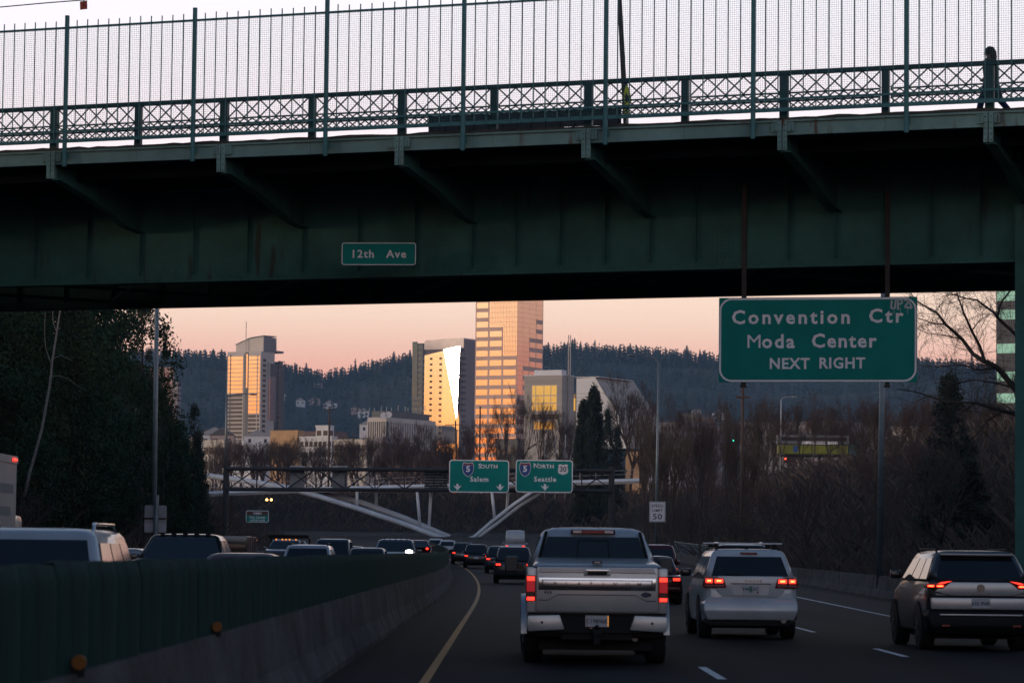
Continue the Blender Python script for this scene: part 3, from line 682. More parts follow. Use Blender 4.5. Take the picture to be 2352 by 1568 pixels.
# ---- pink granite tower with gold glass
Y0 = 1950
b = Bld('office_tower', 'tall pink granite tower with rows of orange lit windows', 1090.5, 1189.5, 1246, 640, Y0)
b.body(M_granite)
zz = lambda y: zpx(y, 1189, Y0)
FH = (zz(700) - zz(1000)) / 13.45
zr = zz(705); L, Rr = b.L, b.Rr
cols = [(.015, .335), (.355, .665), (.685, .985)]    # from the corner leftwards
row = 0; z = zr + 2 * FH
edge1, edge2 = (zr + FH * round((zz(y) - zr) / FH) for y in (746, 815))
while z > 20:
    for ci, (f0, f1) in enumerate(cols):
        full = (ci == 0 and z > edge2 - .2) or (ci == 1 and z > edge1 - .2)
        if full: continue
        p = b.left('window', M_gold, L * f0 + .4, L * f1 - .4, z, z + FH * .58, .06, .05)
    z -= FH
# curtain wall panels, stepping down to the corner
for f0, f1, zb_ in ((.0, .335, edge2), (.335, .665, edge1)):
    z = zb_
    while z < b.zt - 1:
        b.left('curtain_pane', M_gold, L * f0 + (.1 if f0 == 0 else -.2), L * f1 - .1, z, z + FH / 2 - .14, .06, .05); z += FH / 2
    n = 9
    for i in range(n): b.left('mullion', M_granite, L * f0 + (L * (f1 - f0)) * i / n - .09, L * f0 + (L * (f1 - f0)) * i / n + .09, zb_ + .5, b.zt, .16, .095)
for f0, f1 in ((.0, .22), (.22, .46), (.46, .72), (.72, .98)):
    zb_ = {0.0: zz(886), .22: zz(826), .46: zz(770), .72: zz(710)}[f0]; zb_ = zr + FH * math.floor((zb_ - zr) / FH)
    z = zb_
    while z < b.zt - 1: b.right('curtain_pane', M_gold, Rr * f0 + .1, Rr * f1 - .05, z, z + FH / 2 - .12, .06, .05); z += FH / 2
    z = zb_ - FH
    while z > 20 and f0 > 0: b.right('window', M_gold, Rr * f0 + .5, Rr * f1 - .3, z, z + FH * .55, .06, .05); z -= FH
    if f0 == 0:
        z = zb_ - FH
        while z > 20: b.right('window', M_glass, Rr * f0 + .5, Rr * .9, z, z + FH * .5, .06, .05); z -= FH
# ---- gold and white wedge tower
Y0 = 2030
b = Bld('office_tower', 'cream tower with a blazing white triangular glass facade', 975, 1060, 1092, 806, Y0)
zz = lambda y: zpx(y, 1060, Y0)
b.body(M_lilac)
L = b.L
def face(name, m, pts, dep=.3, th=.25):
    q = [b.P(L * (1060 - x) / 85., -dep, zz(y)) for x, y in pts]
    MB().prism(q, b.v * th).build(name, m, b.o, world=True, fix=True)
face('cladding', M_gold if False else mat('warm_metal_cladding', (.64, .55, .44), .10, .95, var=.05, scale=.05), [(975, 814), (1017, 805), (1017, 1140), (975, 1140)], .35)
face('glass_wing', M_mirror, [(1017, 803), (1058, 795), (1056, 1140), (1017, 1140)], .40)
n = Vector((-.52, -.854, 0)); tri = [(1020, 802), (1060, 795), (1054, 960)]
M_blaze = mat('clear_mirror_glass', (1, 1, 1), .02, 1., var=0)
# the facet is turned towards the sunrise
q = [b.P(L * (1060 - x) / 85., -.6 - math.tan(math.radians(7.2)) * L * (x - 1020) / 85., zz(y)) for x, y in tri]
MB().prism(q, b.v * .4).build('glass_facet', M_blaze, b.o, world=True, fix=True)
for k in range(17):
    y = 822 + 13.2 * k
    for x in (990.5, 1012.5):
        q = [b.P(L * (1060 - xx) / 85., -.62, zz(yy)) for xx, yy in ((x - 2.6, y - 2.3), (x + 2.6, y - 2.3), (x + 2.6, y + 2.3), (x - 2.6, y + 2.3))]
        MB().prism(q, b.v * .2).build('window', M_glass, b.o, world=True, fix=True)
    b.box('balcony', M_cream, L + .05, L + 1.6, 1, 6, zz(y + 2), zz(y - 1.5))
    b.right('balcony', M_bdark, .5, 5, zz(y + 3), zz(y - 2), 1.0, .9)
for i in range(1, 28): face('fin', M_frame, [(975 + 3.02 * i - .12, 812 if i < 14 else 800), (975 + 3.02 * i + .12, 812 if i < 14 else 800), (975 + 3.02 * i + .12, 1100), (975 + 3.02 * i - .12, 1100)], .42 if i < 14 else .46, .06)
crown = [b.P(L * (1060 - x) / 85., 3, zz(y)) for x, y in ((968, 800), (968, 780), (1010, 776), (1060, 775), (1060, 800))]
MB().prism(crown, b.v * 20).build('crown', mat('crown_screen', (.40, .36, .36), .4, .4, var=.1, scale=.2), b.o, world=True, fix=True)
b.box('crown_side', M_lilac, -.2, 30, 3.5, b.Rr, b.zt - 1, zz(778))
# ---- dark slab behind
b = Bld('office_tower', 'narrow dark glass slab behind the cream tower', 946, 972, 1000, 788, 2120)
b.body(M_bdark)
for k in range(28):
    z = b.zt - 4 - 4 * k; b.left('window_band', M_glassb, .5, b.L - .5, z, z + 2.2, .08, .06)
q = [b.P(a, -.4, zpx(y, 955, 2120)) for a, y in ((b.L - .2, 784), (b.L * .5, 784), (b.L * .45, 912), (b.L - .2, 912))]
MB().prism(q, b.v * .2).build('glass_prow', M_glassb, b.o, world=True, fix=True)
# ---- left tower with golden wings
Y0 = 2000
b = Bld('office_tower', 'stepped tower with a slanted glass roof, thin mast and half golden windows', 521, 600, 655, 806, Y0)
zz = lambda y: zpx(y, 600, Y0); L = b.L; A = lambda x: L * (600 - x) / 79.
b.box('wall', M_frame, 0, L, 0, b.Rr * .55, b.zb, zz(806)); b.box('wall', M_bdark, .6, L * .8, b.Rr * .55, b.Rr, b.zb, zz(832))
b.box('setback', M_lilac, -.3, L * .4, 3, b.Rr * .9, zz(806), zz(808) + 2)
fh = (zz(816) - zz(1012)) / 20.6
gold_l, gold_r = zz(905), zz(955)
for k in range(21):
    z = zz(816) - fh * (k + 1)
    thick = k % 4 == 3
    for side, (x0, x1) in enumerate(((523, 558), (572, 598))):
        hi = z > (zz(902) if side == 0 else zz(958))  # lower rows get dark glass to imitate a darker reflection
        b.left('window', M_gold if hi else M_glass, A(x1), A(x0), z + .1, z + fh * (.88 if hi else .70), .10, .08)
    for x0, x1 in ((563, 568),): pass
for x0, x1, y0 in ((560.5, 562, 812), (563.5, 571, 808)):
    b.left('shaft_glass', M_bdark, A(x1), A(x0), zz(1012), zz(y0), .16, .14)
b.left('shaft_gold', M_gold, A(569.5), A(566), zz(890), zz(812), .22, .05); 
for x in (529, 592): b.left('mullion', M_bdark if x < 530 else M_frame, A(x + .9), A(x - .9), zz(1012), zz(812), .24, .1)
for k in range(28):
    z = zz(830) - 3.4 * k; b.right('window', M_glass, b.Rr * .08, b.Rr * .20, z, z + 2, .1, .08); b.right('window', M_glass, b.Rr * .72, b.Rr * .8, z, z + 1.7, .1, .08)
b.right('recess', M_bdark, b.Rr * .34, b.Rr * .62, zz(900), zz(832), .1, .09); b.right('panel', mat('rose_panel', (.22, .16, .17), .6), b.Rr * .36, b.Rr * .60, zz(964), zz(862), .2, .15)
b.right('edge_fin', M_frame, b.Rr * .27, b.Rr * .31, zz(868), zz(830), 1.2, 1.15); b.right('edge_fin', M_gold, b.Rr * .335, b.Rr * .35, zz(960), zz(866), .5, .4)
pent = [b.P(A(x), 2.5, zz(y)) for x, y in ((536, 806), (536, 790), (545, 783), (570, 776), (600, 772), (600, 806))]
MB().prism(pent, b.v * 16).build('penthouse', M_cream, b.o, world=True, fix=True)
q = [b.P(A(600), 2.4, zz(806)), b.P(A(600), 2.4, zz(772)), b.P(A(600), b.Rr * .55, zz(774)), b.P(A(600), b.Rr * .6, zz(806))]
MB().prism(q, -b.u * -.4).build('penthouse_wall', M_lilac, b.o, world=True, fix=True)
roof = [b.P(A(x), d, zz(y)) for x, y, d in ((535, 790, 2), (570, 775, 2), (601, 771, 2), (601, 769.5, 18), (570, 772, 18), (535, 786, 18))]
MB().prism(roof, UP * .5).build('roof', M_glassb, b.o, world=True, fix=True)
b.box('terrace_frame', M_frame, -.1, .6, b.Rr * .72, b.Rr * .98, zz(826), zz(824)); b.box('terrace_box', M_bdark, .2, 8, b.Rr * .74, b.Rr * .9, zz(832), zz(826))
p = b.P(A(562), 1, zz(806)); MB().tube([p, p + UP * (zz(737) - zz(806))], .28, 6).build('mast', M_frame, b.o, world=True)
b.box('podium', M_bwhite, -6, L + 1, -8, 20, 2, zz(1012)); 
for x0, x1, y0, y1 in ((553, 600, 1022, 1034), (543, 572, 1043, 1053)): b.box('podium_window', M_glass, A(x1), A(x0), -8.2, -8.05, zz(y1), zz(y0))
# ---- low office block with white fins
Y0 = 1500
b = Bld('office_block', 'low office block ringed with thin white vertical fins', 848, 887, 1000, 958, Y0)
zz = lambda y: zpx(y, 887, Y0); b.body(M_bdark); b.box('rooftop_plant', M_bdark, .5, b.L - .5, 2, b.Rr * .9, b.zt, zz(943)); b.box('parapet', M_frame, -.5, b.L + .5, -.5, b.Rr, b.zt - 2.2, b.zt)
n = 8
for i in range(n + 1): b.left('fin', M_cream, b.L * i / n - .24, b.L * i / n + .24, 2, b.zt - 2.3, .9, .88)
n = 21
for i in range(1, n + 1): b.right('fin', M_frame, b.Rr * i / n - .55, b.Rr * i / n + .55, 2, b.zt - 2.3, 1.0, .98)
for x, y in ((881, 954), (893, 952)): 
    p = at(x, y, Y0 - 4); MB().tube([p, p + Vector((0, .4, 0))], 1.6, 16).build('dish', M_bwhite, b.o, world=True)
for i in range(11):
    p = at(850 + i * 13 + R.uniform(-4, 4), 944, Y0 + 14); MB().tube([p, p + UP * R.uniform(1.2, 3)], .18, 5).build('aerial', M_pale, b.o, world=True)
# ---- concrete building with a big yellow window
Y0 = 900
b = Bld('office_block', 'grey concrete block with one big yellow glowing window', 1204, 1291, 1318, 862, Y0)
zz = lambda y: zpx(y, 1260, Y0); A = lambda x: b.L * (1291 - x) / 87.
b.body(M_concb)
M_ywin = mat('reflective_yellow_glass', (.36, .34, .19), .06, .9, var=.05, scale=.2)
wx = (1216, 1236, 1253, 1269, 1285 - 1.5)
wx = (1222, 1231, 1250, 1266, 1280)
for i in range(len(wx) - 1):
    for y0, y1 in ((883, 906), (907, 924), (925, 942)): b.left('window_pane', M_ywin, A(wx[i + 1]) + .12, A(wx[i]) - .12, zz(y1), zz(y0) - .15, .06, .05)
b.left('window_frame', M_frame, A(1281), A(1221.3), zz(943), zz(882.5), .03, .025)
b.left('lower_window', M_glass, A(1281), A(1221), zz(962), zz(950), .06, .05); b.left('lower_window', M_ywin, A(1275), A(1228), zz(985), zz(968), .06, .05)
b.box('rooftop_plant', M_bwhite, A(1279), A(1216), 3, b.Rr * .8, b.zt + .05, zz(847)); b.box('parapet', M_bwhite, -.2, b.L + .2, -.2, b.Rr, b.zt + .01, b.zt + .35)
for x in (1306, 1310.5): 
    p = at(x, 880, Y0 + 3); MB().tube([Vector((p.x, p.y, 5)), at(x, 769, Y0 + 3)], .16, 6).build('mast', M_frame, b.o, world=True)
# ---- white wedge building
b2 = Bld('office_block', 'white wedge shaped building with a slanting grey side', 1324, 1367, 1400, 868, 940)
zz = lambda y: zpx(y, 1367, 940)
q = [b2.P(b2.L * (1367 - x) / 43., 0, zz(y)) for x, y in ((1324, 868), (1367, 866), (1390, 905), (1420, 950), (1440, 1030), (1324, 1030))]
MB().prism(q, BV * 26).build('wall', M_bwhite, b2.o, world=True, fix=True)
q = [b2.P(b2.L * (1367 - x) / 43., y2, zz(y)) for x, y, y2 in ((1368, 866, -.25), (1393, 905, -.25), (1424, 950, -.25), (1446, 1030, -.25), (1446, 1030, 27), (1424, 950, 27), (1393, 905, 27), (1368, 866, 27))]
MB().add(q, [(0, 1, 6, 7), (1, 2, 5, 6), (2, 3, 4, 5)]).build('sloping_side', M_concb, b2.o, world=True)
b2.box('parapet', M_bwhite, -1.5, b2.L + .3, -.3, 24, zz(866), zz(864.5))
for y in (903, 912, 920): b2.left('joint', M_frame, -3, b2.L, zz(y) - .1, zz(y) + .1, .05, .045)
b3 = Bld('office_block', 'glazed yellow link between the concrete block and the white wedge', 1309, 1323.5, 1330, 903, 946)
b3.body(M_bdark); zz = lambda y: zpx(y, 1315, 946)
b3.left('window', M_ywin, .2, b3.L * .85, zz(943), zz(914), .1, .08); b3.left('band', M_orange, .2, b3.L * .85, zz(913), zz(905), .1, .08)
# ---- lesser blocks
def block(label, xl, xc, xr, yt, Y, m, rows=0, mw_=None, wn=6, name='low_building', roofh=0, hgt=None):
    q = Bld(name, label, xl, xc, xr, yt, Y); q.body(m); fh_ = 3.8
    for k in range(rows):
        z = q.zt - 3.2 - fh_ * k
        for i in range(wn): q.left('window', mw_ or M_glass, q.L * (i + .15) / wn, q.L * (i + .85) / wn, z, z + 1.9, .06, .05)
        nr = max(1, int(wn * q.Rr / max(q.L, 1)))
        for i in range(nr): q.right('window', mw_ or M_glass, q.Rr * (i + .15) / nr, q.Rr * (i + .85) / nr, z, z + 1.9, .06, .05)
    q.box('parapet', m, -.2, q.L + .2, -.2, q.Rr, q.zt + .01, q.zt + .6); return q
block('ochre lit low building right of the golden tower podium', 622, 684, 700, 990, 1700, M_orange, 0)
block('brown brick range behind the white stepped building', 684, 760, 800, 992, 1720, M_brick, 2, wn=9)
block('taller white stage of the stepped building by the brown utility pole', 727, 755, 768, 980, 1100, M_bwhite, 1, wn=2)
block('lower white stage of the stepped building by the brown utility pole', 690, 762, 776, 1005, 1080, M_bwhite, 2, wn=7)
block('cream low building between bare trees left of the finned block', 768, 842, 860, 1012, 1000, M_cream, 1, wn=6)
block('grey blue block standing before the finned office block', 862, 880, 930, 1007, 900, M_lilac, 3, wn=3)
block('dark brick shed with a pale roof before the finned block', 893, 1010, 1040, 1042, 820, M_brick, 1, wn=8)
block('dark framed glass block between the orange tower and concrete block', 1141, 1188, 1204, 1012, 760, M_bdark, 3, M_glassb, wn=4)
block('small ochre lit block behind the bare tree right of the white wedge', 1438, 1474, 1492, 953, 1500, M_orange, 0)
block('grey stepped rooftops beyond the slim lamp post below the hill', 1560, 1600, 1640, 952, 1600, M_bdark, 2, wn=4)
block('long grey low building right of the slim lamp post', 1490, 1560, 1660, 972, 1300, M_lilac, 1, wn=8)
block('long grey viaduct wall behind the streetcar', 1700, 1940, 2080, 972, 760, M_lilac, 0, wn=14)
block('pale building glimpsed through brush beside the thick grey post', 2050, 2120, 2200, 985, 620, M_concb, 2, wn=4)
block('cream house front beside the dark evergreens', 470, 515, 530, 1015, 800, M_cream, 2, wn=4)
block('rose brick tower peeking out from behind the evergreens', 345, 396, 400, 845, 2300, mat('rose_brick', (.36, .22, .19), .8, var=.12, scale=.2), 0)
block('small grey annex beside the rose brick tower', 398, 408, 416, 878, 2280, M_lilac, 4, wn=2)
for o in [x for x in col.objects if x.get('label', '').startswith(('rose brick tower', 'small grey annex'))]: pass
b = Bld('office_block', 'dark block with pale green lit windows behind the bridge column', 2288, 2420, 2500, 560, 500)
b.body(M_bdark)
M_glit = mat('green_lit_window', (.30, .62, .48), .3, var=.3, scale=.5, emit=.22)
for y in (664, 707, 785, 850, 900): b.left('lit_window', M_glit, b.L * .1, b.L * .985, zpx(y + 22, 2300, 500), zpx(y, 2300, 500), .06, .05)
# ============================================================ wooded hills
RIDGE = [(-200, 800), (200, 815), (380, 822), (520, 830), (600, 848), (660, 858), (740, 872), (800, 862), (850, 848), (950, 828), (1020, 815), (1250, 806), (1330, 806), (1400, 812), (1520, 818), (1640, 828), (1760, 838), (1900, 845), (2100, 842), (2300, 850), (2600, 870)]
HY = 4200.
def hill_z(X, Y):
    px = 1176 + X / Y * F if Y > 0 else 1176
    zr_ = at(px, interp(px, RIDGE) + 8, HY).z
    t = (Y - 2600) / (HY - 2600)
    base = zr_ * (sstep(-.15, 1.0, t) * .55 + .45 * max(0, min(1, t))) if t < 1 else zr_ * (1 - .5 * sstep(1, 2.2, t))
    return base + (vnoise(X / 160, Y / 160) - .5) * 26 * min(1, max(0, t * 1.5)) * (1 - .75 * (abs(t - 1) < .12)) - 4
# houses on the hill foot
hh = [(510, 985, 1400, 1), (492, 985, 1420, 0), (476, 990, 1440, 1), (690, 918, 2500, 0), (722, 915, 2550, 1), (758, 925, 2600, 0), (816, 938, 2300, 1), (850, 965, 2000, 0), (592, 990, 1800, 0), (730, 880, 2900, 1), (835, 945, 2350, 0), (640, 905, 2700, 0), (1600, 940, 2400, 1), (1650, 948, 2300, 0)]
M_roof = mat('house_roof', (.09, .085, .09), .8, var=.2)
def house(i, px, py, Y, c):
    p = at(px, py, Y); s = 11 + 3 * (i % 3); base = p.z - 12
    if Y > 2250:
        v = ray(px, py); Y = 2500
        while Y < 4200 and EYE + v.z / v.y * Y > hill_z(v.x / v.y * Y, Y) + 9: Y += 10
        p = at(px, py, Y); base = hill_z(p.x, Y) - 1
    o = empty('house', (p.x, Y, base), 'small pale gabled house among trees below the wooded hills', 'house', 'houses below the hills')
    m = (M_bwhite, mat('rosy_stucco', (.42, .32, .29), .8))[c]
    MB().box((-s / 2, 0, 0), (s / 2, s, 9.)).build('wall', m, o)
    MB().prism([(-s / 2 - .5, -.4, 9.01), (s / 2 + .5, -.4, 9.01), (0, -.4, 13.)], (0, s + .8, 0)).build('roof', M_roof if c else M_sback, o, fix=True)
    for d in (-.28, .28): MB().box((d * s - .8, -.06, 5.2), (d * s + .8, -.01, 7.4)).build('window', M_glass, o)
for i, a in enumerate(hh): house(i, *a)
hx = [-1400 + 40 * i for i in range(80)]; hy = [2450 + 60 * i for i in range(44)]
M_hill = mat('forest_floor', (.018, .024, .018), .95, var=.4, scale=.01)
tag(grid(hx, hy, hill_z).build('hill', M_hill, smooth=True), kind='structure')
M_con = mat('conifer_green', (.016, .032, .028), .9, var=.4, scale=.08)
def conifer(seed, H=1., layers=9, n=7, rw=.17):
    r = random.Random(seed); b = MB(); b.tube([(0, 0, 0), (0, 0, H * .95)], [.014, .003], 4)
    for i in range(layers):
        t = i / layers; z = H * (.12 + .86 * t); rad = rw * (1 - t) ** .8 * (.8 + .4 * r.random()) + .012
        n0 = len(b.v); b.v.append(Vector((0, 0, z + H * .10)))
        for k in range(n * 2):
            a = PI * k / n + r.random() * .3; q = rad * (1.1 if k % 2 else .5) * (.75 + .5 * r.random())
            b.v.append(Vector((q * math.cos(a), q * math.sin(a), z - (.035 if k % 2 else -.01) * H * (1.2 - t))))
        for k in range(n * 2): b.f.append((n0, n0 + 1 + k, n0 + 1 + (k + 1) % (n * 2)))
    return b
CONS = [conifer(100 + i, 1., 10, 6, (.16, .2, .13, .24, .18)[i]).mesh('conifer', M_con) for i in range(5)]
cnt = 0
for i in range(330):
    px = -60 + 2480 * (i + R.uniform(-.6, .6)) / 330
    if 1085 < px < 1250 or 1655 < px < 2095 and R.random() < .6 or px < 330: 
        if R.random() < .85: continue
    Y = HY + R.uniform(-110, 60); X = (px - 1176) / F * Y; h = R.choice((13, 15, 17, 19, 21, 24, 29)) * R.uniform(.8, 1.15)
    o = link('conifer', CONS[i % 5], None, (X, Y, hill_z(X, Y) - 1), (0, 0, R.uniform(0, 6)), (h * 1.1, h * 1.1, h))
    tag(o, 'dark pointed conifer on the hill ridge against the pink sky', 'tree', 'conifers along the hill ridge')
fo = MB(); cm = [(conifer(300 + i, 1., 5, 4, .19)) for i in range(4)]
for i in range(8200):
    Y = R.uniform(2700, HY + 30) if i < 5200 else HY + R.uniform(-150, 40); px = R.uniform(-100, 2450); X = (px - 1176) / F * Y; z = hill_z(X, Y) - 1
    h = R.uniform(13, 27); c = cm[i % 4]; a = R.uniform(0, 6); ca, sa = math.cos(a) * h, math.sin(a) * h
    fo.add([(X + v.x * ca - v.y * sa, Y + v.x * sa + v.y * ca, z + v.z * h) for v in c.v], c.f)
tag(fo.build('hillside_forest', M_con), 'dense dark forest covering the far hillside', 'forest', kind='stuff')
# ============================================================ haze
hz = bpy.data.materials.new('haze_air'); hz.use_nodes = True; t = hz.node_tree; t.nodes.clear()
pv = t.nodes.new('ShaderNodeVolumePrincipled'); pv.inputs['Color'].default_value = (.36, .62, 1, 1); pv.inputs['Density'].default_value = 4.6e-5; pv.inputs['Anisotropy'].default_value = .1
om = t.nodes.new('ShaderNodeOutputMaterial'); t.links.new(pv.outputs[0], om.inputs['Volume'])
tag(MB().box((-2600, -700, -6), (2600, 5200, 350)).build('haze', hz), kind='stuff')
# ============================================================ vegetation
M_leaf = mat('evergreen_leaf', (.034, .068, .040), .9, spec=.1, var=.6, scale=.35, c2=(.014, .030, .018))
M_leaf2 = mat('evergreen_leaf_olive', (.045, .062, .032), .9, spec=.1, var=.6, scale=.4, c2=(.018, .030, .018))
M_needle = mat('dark_needle', (.016, .028, .020), .85, var=.5, scale=.5)
M_bark = mat('dark_bark', (.022, .017, .014), .9, var=.4, scale=2)
M_twig = mat('winter_twig', (.10, .080, .073), .9, spec=.1, var=.4, scale=.25, c2=(.055, .045, .042))
M_twig2 = mat('reddish_winter_twig', (.10, .066, .062), .9, spec=.1, var=.4, scale=.25, c2=(.055, .04, .04))
M_birch = mat('birch_bark', (.26, .24, .23), .8, var=.5, scale=3, stretch=(1, 1, 5), c2=(.10, .09, .085))
def leaf(b, c, s, r):
    n = Vector((r.gauss(0, 1), r.gauss(0, 1), r.gauss(.5, 1))).normalized(); a = n.orthogonal().normalized(); a = Matrix.Rotation(r.uniform(0, 6.28), 3, n) @ a; q = n.cross(a)
    n0 = len(b.v); b.v += [c - a * s, c + q * s * .45, c + a * s, c - q * s * .45]; b.f.append((n0, n0 + 1, n0 + 2, n0 + 3))
def crown_mesh(name, m, seed, shape, clumps=95, per=62, size=.021, cr=.085):
    r = random.Random(seed); b = MB()
    for i in range(clumps):
        z = r.random() ** .85; a = r.uniform(0, 2 * PI); w_ = shape(z); rad = w_ * (r.random() ** .4)
        c = Vector((rad * math.cos(a), rad * math.sin(a), z)); k = cr * r.uniform(.6, 1.35)
        for j in range(per):
            d = Vector((r.gauss(0, 1), r.gauss(0, 1), r.gauss(0, .8))); d = d.normalized() * k * r.random() ** .5
            leaf(b, c + d, size * r.uniform(.6, 1.4), r)
    return b.mesh(name, m)
sh_round = lambda z: .36 * math.sin(PI * min(1, z * .92 + .07)) ** .7
sh_cone = lambda z: .26 * (1 - z) ** .8 + .015
sh_col = lambda z: .13 * math.sin(PI * min(1, z * .9 + .1)) ** .6 + .01
EV = [crown_mesh('crown', (M_leaf, M_leaf2)[i % 2], 40 + i, sh_round, 190, 150, .0088, .075) for i in range(3)]
EVC = [crown_mesh('crown', M_needle, 50 + i, sh_cone, 150, 100, .0105, .06) for i in range(2)]
EVL = crown_mesh('crown', M_needle, 60, lambda z: .24 * (1 - z) ** .6 + .02, 60, 110, .010, .055)
CYP = crown_mesh('crown', mat('cypress_green', (.014, .024, .014), .85, var=.4, scale=.5), 61, sh_col, 300, 60, .014, .05)
TRUNK = MB().tube([(0, 0, -.05), (.008, 0, .3), (-.004, .006, .7), (0, 0, .95)], [.022, .017, .009, .003], 7).mesh('trunk', M_bark, smooth=True)
def plant(name, label, cm, px, ytop, Y, wpx, group=None, wn=.72, cat='tree', hmin=None):
    t = at(px, ytop, Y); zb = ground_z(t.x, Y) - .1; H = max(t.z - zb, 1.); w_ = wpx * Y / F / wn
    o = empty(name, (t.x, Y, zb), label, cat, group, R.uniform(0, 6.28)); link('trunk', TRUNK, o, scale=(min(w_, H), min(w_, H), H)); link('crown', cm, o, scale=(w_, w_, H)); return o
EVG = 'evergreens on the left bank'
el = 'unseen evergreen tree added on the left bank to block the low sun'
for i, (px, yt, Y, wp) in enumerate([(-60, 560, 104, 420), (60, 600, 128, 380), (165, 560, 120, 330), (250, 590, 140, 330), (-20, 760, 96, 300), (110, 800, 112, 300), (210, 780, 128, 300), (300, 840, 150, 270), (40, 950, 92, 260), (170, 960, 108, 260),
        (280, 980, 132, 240), (350, 900, 170, 200), (395, 985, 185, 150), (-40, 640, 150, 400), (120, 620, 170, 400), (335, 1050, 150, 200), (410, 1080, 175, 130), (240, 1080, 112, 220), (440, 1130, 200, 120), (90, 1090, 88, 240)]):
    plant('evergreen_tree', el, EV[i % 3], px, yt, max(Y, (24 + i % 4) * F / (1176 - px)), wp, EVG)
for i in range(28):  # unseen trees added along the bank to keep low sun off road and bridge
    Yb = -70 + 6.2 * i; X = -31 - 4 * (i % 3); q = empty('evergreen_tree', (X, Yb, ground_z(X, Yb) - .2), 'unseen evergreen tree added on the left bank to block the low sun', 'tree', EVG, i * 1.3); hh_ = 15 + (i * 7 % 5); link('trunk', TRUNK, q, scale=(9, 9, hh_)); link('crown', EV[i % 3], q, scale=(17, 17, hh_))
plant('evergreen_tree', 'tall ragged evergreen behind the lamp post, edge broken by pink sky', EVL, 330, 690, 196, 190)
plant('evergreen_tree', 'small pointed evergreen whose tip shows just beside the tall lamp post', EVL, 379, 792, 205, 75)
plant('evergreen_tree', 'spreading evergreen bough reaching furthest toward the golden tower', EVL, 447, 938, 215, 120)
plant('evergreen_tree', 'low dark evergreen at the end of the evergreen bank nearest the gantry', EVC[0], 455, 1000, 222, 120)
bi = empty('birch_tree', at(66, 1092, 119), 'leaning pale birch trunk in front of the evergreens', 'tree')
bi.location.z = ground_z(bi.location.x, 119)
bt = [at(x, y, 119) for x, y in ((56, 1140), (68, 1085), (84, 1030), (96, 985), (106, 930), (115, 880), (120, 830), (128, 780), (134, 740), (142, 690), (150, 640))]
MB().tube(bt, [.062, .058, .055, .052, .05, .046, .042, .037, .033, .028, .024], 8).build('trunk', M_birch, bi, world=True, smooth=True)
for l in ([(119, 840), (105, 800), (102, 760), (104, 715), (100, 660)], [(117, 865), (136, 862), (160, 872), (182, 889)], [(124, 822), (140, 816), (166, 828)], [(131, 766), (122, 740), (120, 700)]):
    MB().tube([at(x, y, 119) for x, y in l], [.018, .014, .011, .009, .007][:len(l)], 5).build('branch', M_birch, bi, world=True)
# ---- bare trees
def bare(seed, depth=6, spread=.5, m=None, r0=.022, up=.25, n1=3):
    r = random.Random(seed); b = MB()
    def go(p, d, ln, rad, lv):
        q = p + d * ln * .55 + Vector((r.gauss(0, 1), r.gauss(0, 1), r.gauss(0, .5))) * ln * .05
        e = q + (d + Vector((r.gauss(0, .18), r.gauss(0, .18), .10))).normalized() * ln * .5
        b.tube([p, q, e], [rad, rad * .8, rad * .62], 5 if lv > 4 else 3, cap=False)
        if lv == 0: return
        for k in range(r.choice((2, 3, 3)) if lv < depth else n1 + 1):
            v = Vector((r.gauss(0, 1), r.gauss(0, 1), r.gauss(0, .6))).normalized()
            nd = (d + v * spread * r.uniform(.7, 1.3) + Vector((0, 0, up * .5))).normalized()
            st = e if k else e
            if k and lv < depth: st = p.lerp(e, r.uniform(.45, .95))
            go(st, nd, ln * r.uniform(.62, .82), max(rad * r.uniform(.5, .66), .0011), lv - 1)
    go(Vector((0, 0, -.02)), Vector((0, 0, 1)), .27, r0, depth)
    zm = max(v.z for v in b.v)
    for v in b.v: v /= zm
    return b.mesh('branches', m or M_twig)
BARE = [bare(i, 7, (.5, .62, .42, .7, .55, .48)[i], (M_twig, M_twig2, M_twig)[i % 3]) for i in range(6)]
SHRUB = [bare(20 + i, 5, (.75, .6, .9)[i], (M_twig, M_twig2, M_twig)[i], .011, .3, 6) for i in range(3)]
def bare_tree(label, px, ytop, Y, wpx, k, group=None, name='bare_tree', ms=None):
    t = at(px, ytop, Y); zb = ground_z(t.x, Y) - .2; H = max(t.z - zb, 1.5); w_ = wpx * Y / F / .9
    o = link(name, (ms or BARE)[k % len(ms or BARE)], None, (t.x, Y, zb), (0, 0, R.uniform(0, 6.28)), (w_, w_, H)); return tag(o, label, 'tree' if name == 'bare_tree' else 'shrub', group)
gl = ('leafless brown tree beyond the gantry, in front of downtown', 'bare trees before downtown')
for i in range(64):
    px = 480 + 12.2 * i + R.uniform(-9, 9)
    if 1060 < px < 1330: continue
    bare_tree(gl[0], px, R.uniform(985, 1048), R.uniform(590, 780), R.uniform(60, 130), i, gl[1])
for i, (px, yt, Y, wp) in enumerate([(905, 960, 640, 90), (820, 1000, 610, 120), (650, 1000, 600, 110), (1010, 985, 630, 100), (970, 960, 660, 90), (580, 1010, 640, 100)]):
    bare_tree(gl[0], px, yt, Y, wp, i + 1, gl[1])
g2 = ('crooked bare tree overlapping the foot of the orange lit tower and its neighbours', 'bare trees before the orange lit tower')
for i, (px, yt, Y, wp) in enumerate([(1075, 960, 620, 90), (1115, 945, 640, 110), (1160, 900, 610, 120), (1200, 875, 630, 90), (1235, 900, 600, 110), (1275, 925, 620, 110), (1310, 950, 640, 90), (1140, 990, 590, 100), (1250, 980, 590, 110), (1190, 1000, 580, 100), (1090, 1005, 590, 90), (1300, 1010, 585, 100)]):
    bare_tree(g2[0], px, yt, Y, wp, i, g2[1])
